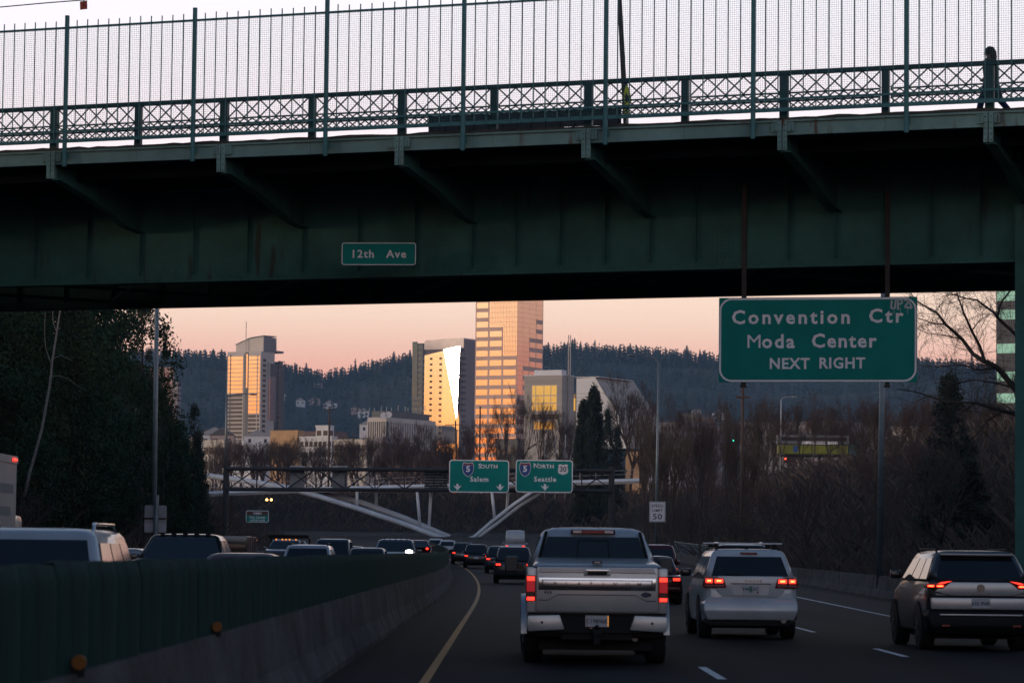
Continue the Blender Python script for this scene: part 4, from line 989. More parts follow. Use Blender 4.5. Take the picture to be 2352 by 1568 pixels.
bare_tree('broad leafless tree right of the white wedge building', 1452, 840, 560, 170, 3); bare_tree('tall leafless tree just behind the slim lamp post', 1420, 900, 580, 120, 5)
g3 = ('leafless brown tree rising from the brush on the right bank', 'bare trees on the right bank')
for i in range(78):
    px = 1470 + 11.2 * i + R.uniform(-12, 12); Y = R.uniform(220, 520)
    if 1760 < px < 1985: Y = R.uniform(445, 540)
    bare_tree(g3[0], px, R.uniform(885, 1000), Y, R.uniform(70, 150), i, g3[1])
for px in (1795, 1838, 1872, 1905, 1942): bare_tree(g3[0], px, R.uniform(930, 980), R.uniform(380, 415), 60, px, g3[1])
g4 = ('tangled leafless shrub on the right bank above the barrier', 'leafless shrubs on the right bank')
for i in range(120):
    Y = R.uniform(95, 420); X = right_edge(Y) + R.uniform(1.5, 26); zb = ground_z(X, Y) - .2; h = R.uniform(3.2, 7.5)
    px = 1176 + X / Y * F
    if px > 2600: continue
    if 1770 < px < 1970 and Y > 170: h = min(h, 2.0)
    tag(link('bare_shrub', SHRUB[i % 3], None, (X, Y, zb), (0, 0, R.uniform(0, 6.28)), (h * .8, h * .8, h)), g4[0], 'shrub', g4[1])
g5 = ('tangled leafless shrub on the brown bank below the footbridge', 'leafless shrubs below the footbridge')
for i in range(70):
    px = R.uniform(500, 1500); Y = R.uniform(535, 620); X = (px - 1176) / F * Y; h = R.uniform(3, 6.5)
    tag(link('bare_shrub', SHRUB[i % 3], None, (X, Y, ground_z(X, Y) - .2), (0, 0, R.uniform(0, 6.28)), (h, h, h)), g5[0], 'shrub', g5[1])
g6 = ('tangled leafless shrub at the foot of the evergreen bank', 'leafless shrubs at the left bank')
for i in range(34):
    Y = R.uniform(80, 420); X = left_edge(Y) - R.uniform(1.5, 16); h = R.uniform(2.2, 5.5)
    tag(link('bare_shrub', SHRUB[i % 3], None, (X, Y, ground_z(X, Y) - .2), (0, 0, R.uniform(0, 6.28)), (h, h, h)), g6[0], 'shrub', g6[1])
# ground litter and stems on both banks
br_ = MB(); rr_ = random.Random(5)
def stem(X, Y, h, wd):
    z = ground_z(X, Y) - .05; dx, dy = rr_.gauss(0, .55) * h, rr_.gauss(0, .5) * h; n0 = len(br_.v)
    br_.v += [Vector((X - wd, Y, z)), Vector((X + wd, Y, z)), Vector((X + dx * .4, Y + dy * .4, z + h * .55)), Vector((X + dx, Y + dy, z + h))]; br_.f += [(n0, n0 + 1, n0 + 2), (n0 + 1, n0 + 3, n0 + 2)]
for i in range(26000):
    q = rr_.random()
    if q < .55: Y = rr_.uniform(85, 430); X = right_edge(Y) + 1.0 + rr_.random() ** 1.3 * 26
    elif q < .75: Y = rr_.uniform(60, 420); X = left_edge(Y) - 1.2 - rr_.random() * 20
    else: Y = rr_.uniform(520, 625); X = rr_.uniform(-75, 40)
    stem(X, Y, rr_.uniform(.5, 2.0), rr_.uniform(.02, .05))
tag(br_.build('dry_brush', M_twig), 'dry brown stems covering the freeway banks', 'brush', kind='stuff')
# ---- special trees
CYPg = 'cypress'
plant('cypress_tree', 'taller dark pointed cypress in front of the white wedge building', CYP, 1365, 893, 570, 44, wn=.26)
plant('cypress_tree', 'shorter dark pointed cypress left of the taller cypress', CYP, 1341, 924, 560, 38, wn=.26)
for px, yt, wp, lb in ((1328, 985, 70, 'dark bushy evergreen left of the two cypresses'), (1352, 970, 95, 'dark bushy evergreen below the two cypresses'), (1395, 948, 85, 'dark bushy evergreen right of the two cypresses'), (1418, 985, 80, 'low dark bushy evergreen below the sloping grey side of the wedge')):
    plant('evergreen_tree', lb, EVC[1], px, yt, 555, wp)
plant('spruce_tree', 'shaggy dark spruce on the right bank below the big bare tree', EVC[1], 2182, 872, 150, 240)
plant('spruce_tree', 'smaller dark evergreen beside the shaggy spruce', EVC[0], 2225, 1060, 140, 220)
yb = empty('yellow_bush', at(1705, 1200, 150), 'bush with sparse yellow leaves on the right bank', 'shrub'); yb.location.z = ground_z(yb.location.x, 150) - .2
link('stems', SHRUB[0], yb, scale=(3.4, 3.4, 4.0)); b = MB(); r_ = random.Random(3)
for i in range(420): leaf(b, Vector((r_.gauss(0, .9), r_.gauss(0, .9), r_.uniform(.8, 4.0))), .06, r_)
b.build('leaves', mat('yellow_leaf', (.13, .10, .025), .8, var=.3), yb)
bt = empty('bare_tree', at(2345, 1200, 122), 'big bare tree with long crooked limbs beside the right bridge column', 'tree'); bt.location.z = ground_z(bt.location.x, 122) - .2
M_limb = mat('dark_limb_bark', (.020, .016, .015), .9, var=.4)
limbs = [([(2352, 1120), (2350, 1010), (2345, 930), (2345, 880), (2352, 800)], .34, .17), ([(2345, 905), (2331, 891), (2291, 844), (2260, 829), (2235, 813), (2210, 779), (2172, 745), (2154, 720), (2116, 698), (2090, 680)], .14, .02),
         ([(2262, 830), (2250, 794), (2232, 760), (2213, 717), (2200, 679), (2190, 640)], .075, .02), ([(2350, 790), (2331, 766), (2291, 729), (2282, 717), (2244, 689), (2213, 684), (2180, 672)], .085, .015), ([(2291, 729), (2296, 706), (2302, 690), (2322, 666), (2330, 640)], .06, .02),
         ([(2345, 955), (2331, 950), (2303, 944), (2241, 925), (2172, 922), (2104, 900), (2060, 893)], .10, .012), ([(2172, 745), (2140, 742), (2110, 730), (2085, 712)], .03, .008), ([(2210, 779), (2170, 770), (2130, 765), (2100, 752)], .03, .008), ([(2291, 844), (2250, 850), (2210, 838), (2150, 842), (2100, 838)], .04, .008),
         ([(2331, 891), (2290, 880), (2240, 872), (2200, 880), (2150, 868)], .04, .008), ([(2232, 760), (2250, 735), (2275, 722)], .03, .01), ([(2241, 925), (2210, 945), (2180, 960), (2140, 975)], .03, .006), ([(2303, 944), (2270, 965), (2240, 1000), (2225, 1030)], .04, .008)]
tw = MB(); r_ = random.Random(8)
def twig(p, d, ln, rad, lv):
    e = p + d * ln + Vector((r_.gauss(0, .1), r_.gauss(0, .1), r_.gauss(0, .1))) * ln; tw.tube([p, p.lerp(e, .5) + Vector((0, 0, ln * .04)), e], [rad, rad * .75, rad * .45], 3, cap=False)
    if lv:
        for k in range(3): twig(p.lerp(e, r_.uniform(.3, 1)), (d + Vector((r_.gauss(0, .6), r_.gauss(0, .5), r_.gauss(.05, .6)))).normalized(), ln * r_.uniform(.5, .8), rad * .6, lv - 1)
for l, ra, rb in limbs:
    pts = [at(x, y, 122 + .01 * (2350 - x) * math.sin(i * 1.7)) for i, (x, y) in enumerate(l)]
    MB().tube(pts, [ra + (rb - ra) * i / (len(pts) - 1) for i in range(len(pts))], 7).build('limb', M_limb, bt, world=True, smooth=True)
    for i in range(len(pts) - 1):
        for k in range(7 if ra < .3 else 0):
            d = (pts[i + 1] - pts[i]).normalized(); twig(pts[i].lerp(pts[i + 1], r_.random()), (d + Vector((r_.gauss(0, .7), r_.gauss(0, .6), r_.gauss(0, .8)))).normalized(), r_.uniform(.5, 1.3), .010, 2)
tag(tw.build('twigs', M_limb, bt, world=True), kind='stuff')
# ============================================================ vehicles
M_tyre = mat('tyre_rubber', (.010, .010, .011), .85, var=.2)
M_rim = mat('wheel_alloy', (.16, .16, .17), .35, .8, var=.1)
M_cglass = mat('car_glass', (.006, .008, .010), .04, 0., var=0., spec=.6)
M_trim = mat('black_trim', (.008, .008, .009), .6, spec=.2, var=.1)
M_chrome = mat('chrome_trim', (.62, .62, .64), .14, 1., var=0.)
M_redl = mat('red_lens', (.16, .006, .008), .2, var=.05)
M_brake = mat('brake_light_on', (1., .035, .02), .3, var=0., emit=2.6)
M_hot = mat('brake_bulb_on', (1., .22, .05), .3, var=0., emit=5.)
M_clear = mat('clear_lens', (.45, .45, .47), .15, .3, var=0.)
M_head = mat('headlight_on', (1., .95, .88), .3, var=0., emit=14.)
M_amberl = mat('amber_lamp_on', (1., .26, .02), .4, var=0., emit=1.6)
M_plate = mat('licence_plate_white', (.42, .42, .44), .5, var=.1, scale=8)
def paint(name, c, metal=.35, rough=.30): return mat('paint_' + name, c, rough, metal, var=.10, scale=2.2, coat=.5)
P_white = paint('white', (.46, .47, .49), .1); P_silver = paint('silver', (.42, .42, .43), .5, .34); P_grey = paint('grey', (.20, .20, .215), .5)
P_black = paint('black', (.012, .013, .015), .3); P_red = paint('red', (.10, .010, .012), .4); P_maroon = paint('maroon', (.07, .016, .016), .4); P_blue = paint('slate', (.045, .055, .07), .4)
P_dgrey = paint('charcoal', (.04, .042, .045), .5); P_pearl = paint('pearl', (.36, .37, .39), .3)
def rring(z, yr, yf, hw, rc, n=4):
    pts = []
    for cx, cyy, a0 in ((hw - rc, yf - rc, 0), (-hw + rc, yf - rc, 90), (-hw + rc, yr + rc, 180), (hw - rc, yr + rc, 270)):
        for i in range(n + 1):
            a = math.radians(a0 + 90 * i / n); pts.append((cx + rc * math.cos(a), cyy + rc * math.sin(a), z))
    return pts
def quadp(b, p, t):   # thin pane: 4 corner points, thickness vector
    b.prism(p, t)
def sect(y, zb, zt, hw, tuck=.93):
    h = zt - zb; a = [(hw * .84, zb), (hw * .965, zb + .10 * h), (hw, zb + .38 * h), (hw * .99, zb + .66 * h), (hw * (tuck + 1) / 2, zb + .90 * h), (hw * tuck, zt)]
    return [(x, y, z) for x, z in a] + [(-x, y, z) for x, z in a[::-1]]
WHEELS = {}
def wheel(o, x, y, r, w_):
    key = (r, w_)
    if key not in WHEELS:
        t = MB(); n = 22; prof = [(-w_ / 2, r * .66), (-w_ / 2, r * .93), (-w_ / 2 + .03, r), (w_ / 2 - .03, r), (w_ / 2, r * .93), (w_ / 2, r * .66)]
        t.loft([[(a, b_ * math.cos(2 * PI * k / n), b_ * math.sin(2 * PI * k / n)) for k in range(n)] for a, b_ in prof])
        q = MB(); q.tube([(-w_ * .46, 0, 0), (w_ * .46, 0, 0)], r * .655, 18)
        for k in range(5):
            a = 2 * PI * k / 5
            for s_ in (-1, 1): q.bar((s_ * w_ * .47, .05 * math.cos(a), .05 * math.sin(a)), (s_ * w_ * .47, r * .6 * math.cos(a), r * .6 * math.sin(a)), .05, .05)
        WHEELS[key] = (t.mesh('tyre', M_tyre, smooth=True, fix=True), q.mesh('rim', M_rim, fix=True))
        WHEELS[key][0].set_sharp_from_angle(angle=.6)
    e = link('wheel', None, o, (x, y, r)); link('tyre', WHEELS[key][0], e); link('rim', WHEELS[key][1], e)
def car(name, label, cat, px, Y, L, W, H, pm, kind='suv', oncoming=False, X=None, group=None, yaw=0., lights='brake', rack=False, roof=None, belt=None, hood=None, detail=True, mirrors=True, nowin=False, tip=None, glass=None):
    hw = W / 2; p = at(px, 1280, Y)
    cx = p.x if X is None else X; cyy = Y + (L / 2 if not oncoming else L / 2)
    o = empty(name, (cx, cyy, road_z(cyy)), label, cat, group, (PI if oncoming else 0) + yaw)
    if oncoming: pass
    belt = belt or H * .60; hood = hood or H * .585; yr, yf = -L / 2, L / 2; cl = .24
    gl = glass or M_cglass
    r = .36 if kind != 'sedan' else .33
    if kind == 'pickup': r = .40
    if kind in ('suv', 'van'):
        st_ = [(yr, .50, belt * .78, hw * .84), (yr + .035, .40, belt * .93, hw * .92), (yr + .12, .32, belt, hw * .965), (yr + .4, cl, belt, hw * .99), (-.3, cl, belt, hw), (.15 * L, cl, belt * .99, hw), (.24 * L, cl, (belt + hood) / 2, hw * .99), (yf - .45, cl + .02, hood * .95, hw * .96), (yf - .12, .30, hood * .86, hw * .88), (yf, .40, hood * .70, hw * .72)]
        g = dict(z0=belt - .02, z1=H - .10, r0=yr + .10, r1=yr + (.42 if kind == 'suv' else .22), f0=.235 * L, f1=.10 * L, h0=hw * .945, h1=hw * (.76 if kind == 'suv' else .84))
    elif kind == 'sedan':
        st_ = [(yr, .52, belt * .84, hw * .82), (yr + .04, .42, belt * .97, hw * .90), (yr + .15, .34, belt * 1.0, hw * .96), (yr + .6, cl, belt * 1.02, hw * .99), (-.2, cl, belt, hw), (.16 * L, cl, belt * .97, hw), (.26 * L, cl, hood * .95, hw * .99), (yf - .4, cl, hood * .86, hw * .95), (yf - .1, .30, hood * .76, hw * .85), (yf, .38, hood * .62, hw * .7)]
        g = dict(z0=belt - .02, z1=H - .09, r0=yr + .55, r1=yr + 1.25, f0=.25 * L, f1=.08 * L, h0=hw * .92, h1=hw * .70)
    else:
        bt_ = belt
        st_ = [(yr, .62, bt_, hw * .985), (yr + .02, .56, bt_ + .01, hw * .99), (yr + 1.6, .5, bt_ + .01, hw * .99), (-.2, .42, bt_, hw), (.13 * L, .42, bt_ * .985, hw), (.22 * L, .42, hood, hw * .99), (yf - .4, .42, hood * .97, hw * .97), (yf - .1, .45, hood * .92, hw * .93), (yf, .5, hood * .85, hw * .86)]
        g = dict(z0=belt - .02, z1=H - .09, r0=yr + 1.78, r1=yr + 2.02, f0=.225 * L, f1=.09 * L, h0=hw * .955, h1=hw * .745)
    MB().loft([sect(a, b_, c, d) for a, b_, c, d in st_]).build('body', pm, o, smooth=True, fix=True).data.set_sharp_from_angle(angle=.7)
    def GZ(t): return g['z0'] + (g['z1'] - g['z0']) * t
    def GR(t): return g['r0'] + (g['r1'] - g['r0']) * t
    def GF(t): return g['f0'] + (g['f1'] - g['f0']) * t
    def GH(t): return g['h0'] + (g['h1'] - g['h0']) * t
    rc = .13
    secs = [rring(GZ(t), GR(t), GF(t), GH(t), rc) for t in (0, .5, 1)] + [rring(H - .045, GR(1) + .05, GF(1) - .06, GH(1) - .05, rc), rring(H - .012, GR(1) + .16, GF(1) - .25, GH(1) - .16, rc), rring(H, GR(1) + .4, GF(1) - .5, GH(1) - .38, rc)]
    MB().loft(secs).build('cabin', roof or pm, o, smooth=True, fix=True)
    e = .012
    def side(f0, f1, t0, t1, s_, nm='side_window', f2=None, f3=None):
        f2 = f0 if f2 is None else f2; f3 = f1 if f3 is None else f3
        yy = lambda f, t: GR(t) + (GF(t) - GR(t)) * f
        q = [(s_ * (GH(t) + e), yy(f, t), GZ(t)) for f, t in ((f0, t0), (f1, t0), (f3, t1), (f2, t1))]
        MB().prism(q, (-s_ * (e + .006), 0, 0)).build(nm, gl, o, fix=True)
    def cross(yfun, s_, x0, x1, t0, t1, nm, mm=None):
        q = [(-x0, yfun(t0) + s_ * e, GZ(t0)), (x0, yfun(t0) + s_ * e, GZ(t0)), (x1, yfun(t1) + s_ * e, GZ(t1)), (-x1, yfun(t1) + s_ * e, GZ(t1))]
        return MB().prism(q, (0, -s_ * (e + .006), 0)).build(nm, mm or gl, o, fix=True)
    if kind == 'van' and lights == 'brake': pass
    ws = [(.07, .30), (.33, .60), (.63, .92)] if kind in ('suv', 'van') else ([(.07, .46), (.50, .93)])
    for a, b_ in (ws[2:] if nowin else ws):
        for s_ in (-1, 1): side(a, b_, .10, .90, s_)
    if not nowin: cross(GR, -1, GH(.12) - .12, GH(.88) - .11, .12, .90, 'rear_window')
    cross(GF, 1, GH(.08) - .10, GH(.93) - .10, .06, .95, 'windshield')
    ax = L * .30 if kind != 'pickup' else L * .31
    for s_ in (-1, 1):
        for y in (-ax, ax + (.05 if kind != 'pickup' else .1)):
            wheel(o, s_ * (hw - .125), y, r, .25 if kind != 'pickup' else .28)
            arch = MB(); n = 12
            for k in range(n + 1):
                a = PI * k / n; arch.v += [Vector((s_ * (hw + .008), y + (r + .10) * math.cos(a), r + (r + .10) * math.sin(a))), Vector((s_ * (hw + .008), y + r * .2 * math.cos(a), r + .0 + r * .2 * math.sin(a))), Vector((s_ * (hw - .2), y + (r + .10) * math.cos(a), r + (r + .10) * math.sin(a)))]
            for k in range(n): i = 3 * k; arch.f += [(i, i + 3, i + 4, i + 1), (i, i + 2, i + 5, i + 3)]
            arch.build('wheel_arch', M_trim, o)
    if mirrors:
        my = GF(.0) - .38
        for s_ in (-1, 1): MB().cbox((s_ * (hw + .075), my, belt + .085), (.21, .11, .155)).build('mirror', P_black if mirrors == 'black' else pm, o, bevel=.045, smooth=True)
    # ends
    tz = belt * .84
    if lights:
        for s_ in (-1, 1):
            lm = M_redl
            x0, x1 = hw * .60, hw * .93
            tl = MB().cbox((s_ * (x0 + x1) / 2, yr + .05, tz), (x1 - x0, .16, .17)).build('tail_light', lm, o, bevel=.025, smooth=True)
            if lights == 'brake' and not oncoming: MB().cbox((s_ * (x0 + x1) / 2, yr - .036, tz + .02), ((x1 - x0) * .72, .02, .085)).build('lit_element', M_brake, tl, bevel=.008)
            hl = MB().cbox((s_ * hw * .66, yf - .10, hood * .76), (hw * .34, .16, .13)).build('headlight', M_clear, o, bevel=.03, smooth=True)
            if lights == 'head' and oncoming: MB().ball((s_ * hw * .68, yf - .01, hood * .76), (.09, .03, .06), 8, 5).build('lit_element', M_head, hl, smooth=True)
    if not oncoming:
        MB().cbox((0, yr + .07, .47), (W * .88, .2, .16)).build('bumper', M_trim if kind != 'sedan' else pm, o, bevel=.04, smooth=True)
        MB().cbox((0, yr + .005, .74 if kind != 'pickup' else .62), (.32, .02, .16)).build('licence_plate', M_plate, o)
    else:
        MB().cbox((0, yf - .04, hood * .62), (W * .5, .06, .22)).build('grille', M_trim, o, bevel=.02); MB().cbox((0, yf - .06, .44), (W * .8, .14, .18)).build('bumper', M_trim, o, bevel=.04, smooth=True)
    MB().box((-hw * .8, yr + .35, .2), (hw * .8, yf - .4, .45)).build('underbody', M_trim, o)
    if rack:
        for s_ in (-1, 1): MB().tube([(s_ * (GH(1) - .07), GR(1) + .25, H - .05), (s_ * (GH(1) - .09), GR(1) + .4, H + .045), (s_ * (GH(1) - .09), GF(1) - .5, H + .045), (s_ * (GH(1) - .07), GF(1) - .3, H - .05)], .02, 6).build('roof_rail', M_trim if rack is True else M_chrome, o, smooth=True)
    o['_g'] = 0; del o['_g']
    return o, g, (GZ, GR, GF, GH, hw, yr, yf, belt)
# ---------------------------------------------------------------- hero pickup
o, g, (GZ, GR, GF, GH, hw, yr, yf, belt) = car('pickup_truck', 'silver crew cab pickup truck seen from behind, taillights glowing', 'pickup truck', 1376, 42.6, 5.9, 2.03, 1.965, P_silver, 'pickup', X=1.235, lights=None, belt=1.36, hood=1.22, mirrors=False, yaw=.004)
def pb_(n, m, a, b, parent=None, bevel=0.): return MB().box(a, b).build(n, m, parent or o, bevel=bevel, smooth=bevel > 0)
# tailgate with stepped relief
tg = pb_('tailgate', P_silver, (-.862, yr - .035, .752), (.862, yr + .05, 1.385), bevel=.018)
up = MB().prism([(-.84, yr - .05, 1.30), (.84, yr - .05, 1.30), (.80, yr - .05, 1.372), (-.80, yr - .05, 1.372)], (0, .02, 0)).build('spoiler_lip', P_silver, tg, fix=True, bevel=.008)
pb_('applique', M_chrome, (-.835, yr - .050, 1.055), (.835, yr - .0355, 1.235), tg, .01)
pb_('applique_frame', mat('satin_dark_chrome', (.22, .22, .24), .25, 1., var=0), (-.79, yr - .056, 1.085), (.79, yr - .0505, 1.205), tg, .004)
pb_('applique_plate', mat('satin_chrome', (.50, .50, .52), .22, 1., var=0), (-.765, yr - .060, 1.098), (.765, yr - .0565, 1.192), tg, .002)
for i, ch in enumerate('PLATINUM'): text(ch, .062, mat('letter_dark_chrome', (.10, .10, .11), .35, .9, var=0), tg, (-.60 + 1.2 * i / 7, yr - .063, 1.145), bold=.02, sx=1.3)
pb_('handle_surround', P_silver, (-.19, yr - .058, 1.262), (.19, yr - .036, 1.362), tg, .012); pb_('handle', M_chrome, (-.165, yr - .072, 1.318), (.165, yr - .0585, 1.352), tg, .008); pb_('handle_recess', M_trim, (-.14, yr - .0605, 1.275), (.14, yr - .0585, 1.315), tg)
MB().prism([(x, yr - .0362, z) for x, z in ((-.84, .905), (-.70, .905), (-.55, .985), (.55, .985), (.70, .905), (.84, .905), (.84, .918), (.695, .918), (.545, .998), (-.545, .998), (-.695, .918), (-.84, .918))], (0, -.004, 0)).build('crease', mat('crease_shade', (.05, .05, .052), .6), tg, fix=True)  # dark strip stands in for the shade of the pressed crease
MB().tube([(.69, yr - .037, 1.00), (.69, yr - .045, 1.00)], .04, 16).build('oval_badge', P_black, tg).scale = (1, 1, 1)
bdg = MB().loft([[(.70 + .075 * math.cos(2 * PI * k / 16), yy, 1.0 + .034 * math.sin(2 * PI * k / 16)) for k in range(16)] for yy in (yr - .035, yr - .046)]).build('badge', mat('badge_blue', (.01, .02, .06), .3, .3), tg, fix=True)
text('4X4', .055, M_trim, tg, (-.70, yr - .040, 1.02), bold=.02, sx=1.2)
for s_ in (-1, 1):
    pb_('bedside_corner', P_silver, (s_ * .868 if s_ > 0 else -1.005, yr - .02, .72), (1.005 if s_ > 0 else -.868, yr + .3, 1.375), bevel=.03)
    tl = pb_('tail_light', M_redl, (s_ * .872 if s_ > 0 else -1.012, yr - .045, .895), (1.012 if s_ > 0 else -.872, yr + .12, 1.262), bevel=.02)
    for z0, z1 in ((1.185, 1.243), (.905, .955)): pb_('lit_element', M_brake, (s_ * .888 if s_ > 0 else -.996, yr - .052, z0), (.996 if s_ > 0 else -.888, yr - .0455, z1), tl, .006)
    pb_('glow_bar', mat('tail_light_dim', (.55, .01, .02), .3, var=0, emit=.35), (s_ * .885 if s_ > 0 else -1.0, yr - .049, 1.03), (1.0 if s_ > 0 else -.885, yr - .0455, 1.18), tl); pb_('reverse_lens', mat('smoked_lens', (.03, .012, .014), .2), (s_ * .89 if s_ > 0 else -.995, yr - .049, .962), (.995 if s_ > 0 else -.89, yr - .0455, 1.022), tl)
    bx = [(s_ * .46, .50), (s_ * .97, .47), (s_ * 1.0, .54), (s_ * .985, .695), (s_ * .53, .71)]
    MB().prism([(x, yr - .17, z) for x, z in bx], (0, .16, 0)).build('bumper_end', P_silver, o, fix=True, bevel=.02, smooth=True)
    MB().tube([(s_ * .78, yr - .168, .60), (s_ * .78, yr - .176, .60)], .019, 10).build('parking_sensor', M_trim, o)
    fl = MB(); n = 14
    MB().loft([[(s_ * (hw - .03 + .085 * (1 if q in (1, 2) else 0)), -1.83 + rr2 * math.cos(PI * k / n), .42 + rr2 * math.sin(PI * k / n)) for q, rr2 in ((0, .47), (1, .47), (2, .56), (3, .56))] for k in range(n + 1)]).build('fender_flare', P_silver, o, smooth=True, fix=True).data.set_sharp_from_angle(angle=.6)
    # mirrors
    mr_ = MB().cbox((s_ * 1.20, .98, 1.40), (.20, .12, .25)).build('mirror', P_black, o, bevel=.04, smooth=True); MB().cbox((s_ * 1.20, .912, 1.40), (.165, .01, .205)).build('mirror_glass', mat('mirror_grey', (.05, .06, .07), .3, 0., var=0, spec=.3), mr_); MB().box((s_ * 1.0 if s_ > 0 else -1.11, .95, 1.33), (1.11 if s_ > 0 else -1.0, 1.02, 1.40)).build('mirror_arm', P_black, mr_)
pb_('bumper_centre', M_trim, (-.60, yr - .12, .46), (.60, yr - .0, .74)); pb_('bumper_step', M_trim, (-.98, yr - .15, .712), (.98, yr - .01, .742))
lp = pb_('licence_plate', M_plate, (-.165, yr - .135, .545), (.165, yr - .122, .705)); text('C19896K', .085, mat('plate_navy', (.02, .025, .06), .6), lp, (0, yr - .138, .62), sx=.95, bold=.01)
MB().box((-.16, yr - .139, .55), (-.13, yr - .1355, .70)).build('plate_edge', M_clear, lp); MB().box((.150, yr - .139, .55), (.164, yr - .1355, .70)).build('plate_lamp_glow', mat('plate_lamp_warm', (.9, .35, .06), .4, var=0, emit=.5), lp)
pb_('hitch', M_trim, (-.06, yr - .22, .40), (.06, yr + .1, .50), bevel=.01); MB().ball((0, yr - .2, .545), .03, 8, 6).build('hitch_ball', M_trim, o, smooth=True); pb_('hitch_pin', M_chrome, (-.10, yr - .2, .525), (-.065, yr - .19, .535)); pb_('hitch_drop', M_trim, (-.045, yr - .21, .30), (.045, yr - .15, .40))
pb_('receiver', M_trim, (-.5, yr - .05, .36), (.5, yr + .3, .47)); MB().ball((0, -1.83, .36), (.19, .2, .17), 12, 8).build('differential', M_trim, o, smooth=True); MB().tube([(-.85, -1.83, .40), (.85, -1.83, .40)], .07, 10).build('axle', M_trim, o); MB().tube([(.55, yr + .1, .38), (.58, yr + .9, .40)], .045, 10).build('exhaust', M_rim, o)
pb_('spare_wheel', M_tyre, (-.38, -2.7, .42), (.38, -2.0, .56))
# tonneau lid, cab details
MB().hexa([(-.93, yr - .01, 1.386), (.93, yr - .01, 1.386), (.90, yr + 1.80, 1.40), (-.90, yr + 1.80, 1.40), (-.88, yr + .03, 1.425), (.88, yr + .03, 1.425), (.84, yr + 1.80, 1.515), (-.84, yr + 1.80, 1.515)]).build('tonneau_cover', P_silver, o, bevel=.03, smooth=True)
tl = pb_('lid_latch', M_trim, (-.07, yr - .0, 1.432), (.07, yr + .06, 1.475), bevel=.015); pb_('latch_face', M_clear, (-.045, yr - .004, 1.442), (.045, yr - .0005, 1.462), tl)
cb_ = pb_('high_brake_light', M_trim, (-.33, GR(1) - .05, 1.868), (.33, GR(1) + .05, 1.928), bevel=.012); pb_('red_centre', mat('red_lens_bright', (.32, .02, .02), .3), (-.155, GR(1) - .058, 1.876), (.155, GR(1) - .0505, 1.92), cb_); 
for s_ in (-1, 1): pb_('cargo_lamp', M_clear, (s_ * .17 if s_ > 0 else -.30, GR(1) - .058, 1.878), (.30 if s_ > 0 else -.17, GR(1) - .0505, 1.918), cb_)
for s_ in (-1, 1): MB().bar((s_ * (GH(.1) - .12), GR(.1) - .022, GZ(.1)), (s_ * (GH(1) - .06), GR(1) - .015, GZ(1) + .02), .035, .03).build('roof_ditch', M_trim, o)
zc = lambda t: GZ(t)
for s_ in (-1, 1): MB().bar((s_ * .24, GR(.16) - .016, GZ(.16)), (s_ * .22, GR(.80) - .016, GZ(.80)), .018, .006, up=(0, 1, 0)).build('slider_frame', M_trim, o)
MB().bar((-.22, GR(.80) - .016, GZ(.80)), (.22, GR(.80) - .016, GZ(.80)), .018, .006, up=(0, 1, 0)).build('slider_frame', M_trim, o)
# ---------------------------------------------------------------- white crossover
o, g, (GZ, GR, GF, GH, hw, yr, yf, belt) = car('crossover_car', 'white crossover with a roof crossbar and bright brake lights', 'car', 1716, 56.2, 4.85, 1.83, 1.69, P_white, 'suv', X=4.50, lights=None, belt=1.14, hood=1.02, mirrors='black', yaw=.01)
for c in [c for c in o.children if c.name.startswith(('bumper', 'licence'))]: bpy.data.objects.remove(c)
hb_ = MB().loft([[(x * hw, y, z) for x, y, z in s2] for s2 in ([(-.86, yr + .02, .80), (.86, yr + .02, .80), (.86, yr + .3, .80), (-.86, yr + .3, .80)], [(-.96, yr - .10, .68), (.96, yr - .10, .68), (1.0, yr + .5, .68), (-1.0, yr + .5, .68)], [(-.96, yr - .13, .52), (.96, yr - .13, .52), (1.0, yr + .5, .52), (-1.0, yr + .5, .52)], [(-.88, yr - .07, .36), (.88, yr - .07, .36), (.92, yr + .5, .36), (-.92, yr + .5, .36)])]).build('bumper', P_white, o, fix=True, bevel=.035, smooth=True)
lg = MB().prism([(x, yr - .03, z) for x, z in ((-.62, 1.18), (.62, 1.18), (.64, .90), (.52, .79), (-.52, .79), (-.64, .90))], (0, .12, 0)).build('liftgate', P_white, o, fix=True, bevel=.02, smooth=True)
pb_('plate_recess', P_white, (-.34, yr - .034, .83), (.34, yr - .0305, 1.03), lg); pb_('garnish', M_trim, (-.38, yr - .045, 1.032), (.38, yr - .031, 1.045), lg)
text('DODGE', .062, M_chrome, lg, (.05, yr - .036, 1.088), bold=.01, sx=1.2, space=1.35)
lp = pb_('licence_plate', M_plate, (-.155, yr - .05, .855), (.155, yr - .0345, 1.015)); text('194 LXC', .085, MATS['plate_navy'], lp, (0, yr - .053, .935), bold=.01); MB().box((-.03, yr - .0525, .875), (.03, yr - .0505, .995)).build('plate_tree', mat('plate_green', (.12, .22, .16), .6), lp); MB().box((.115, yr - .0525, .862), (.15, yr - .0505, .89)).build('plate_sticker', M_red, lp)
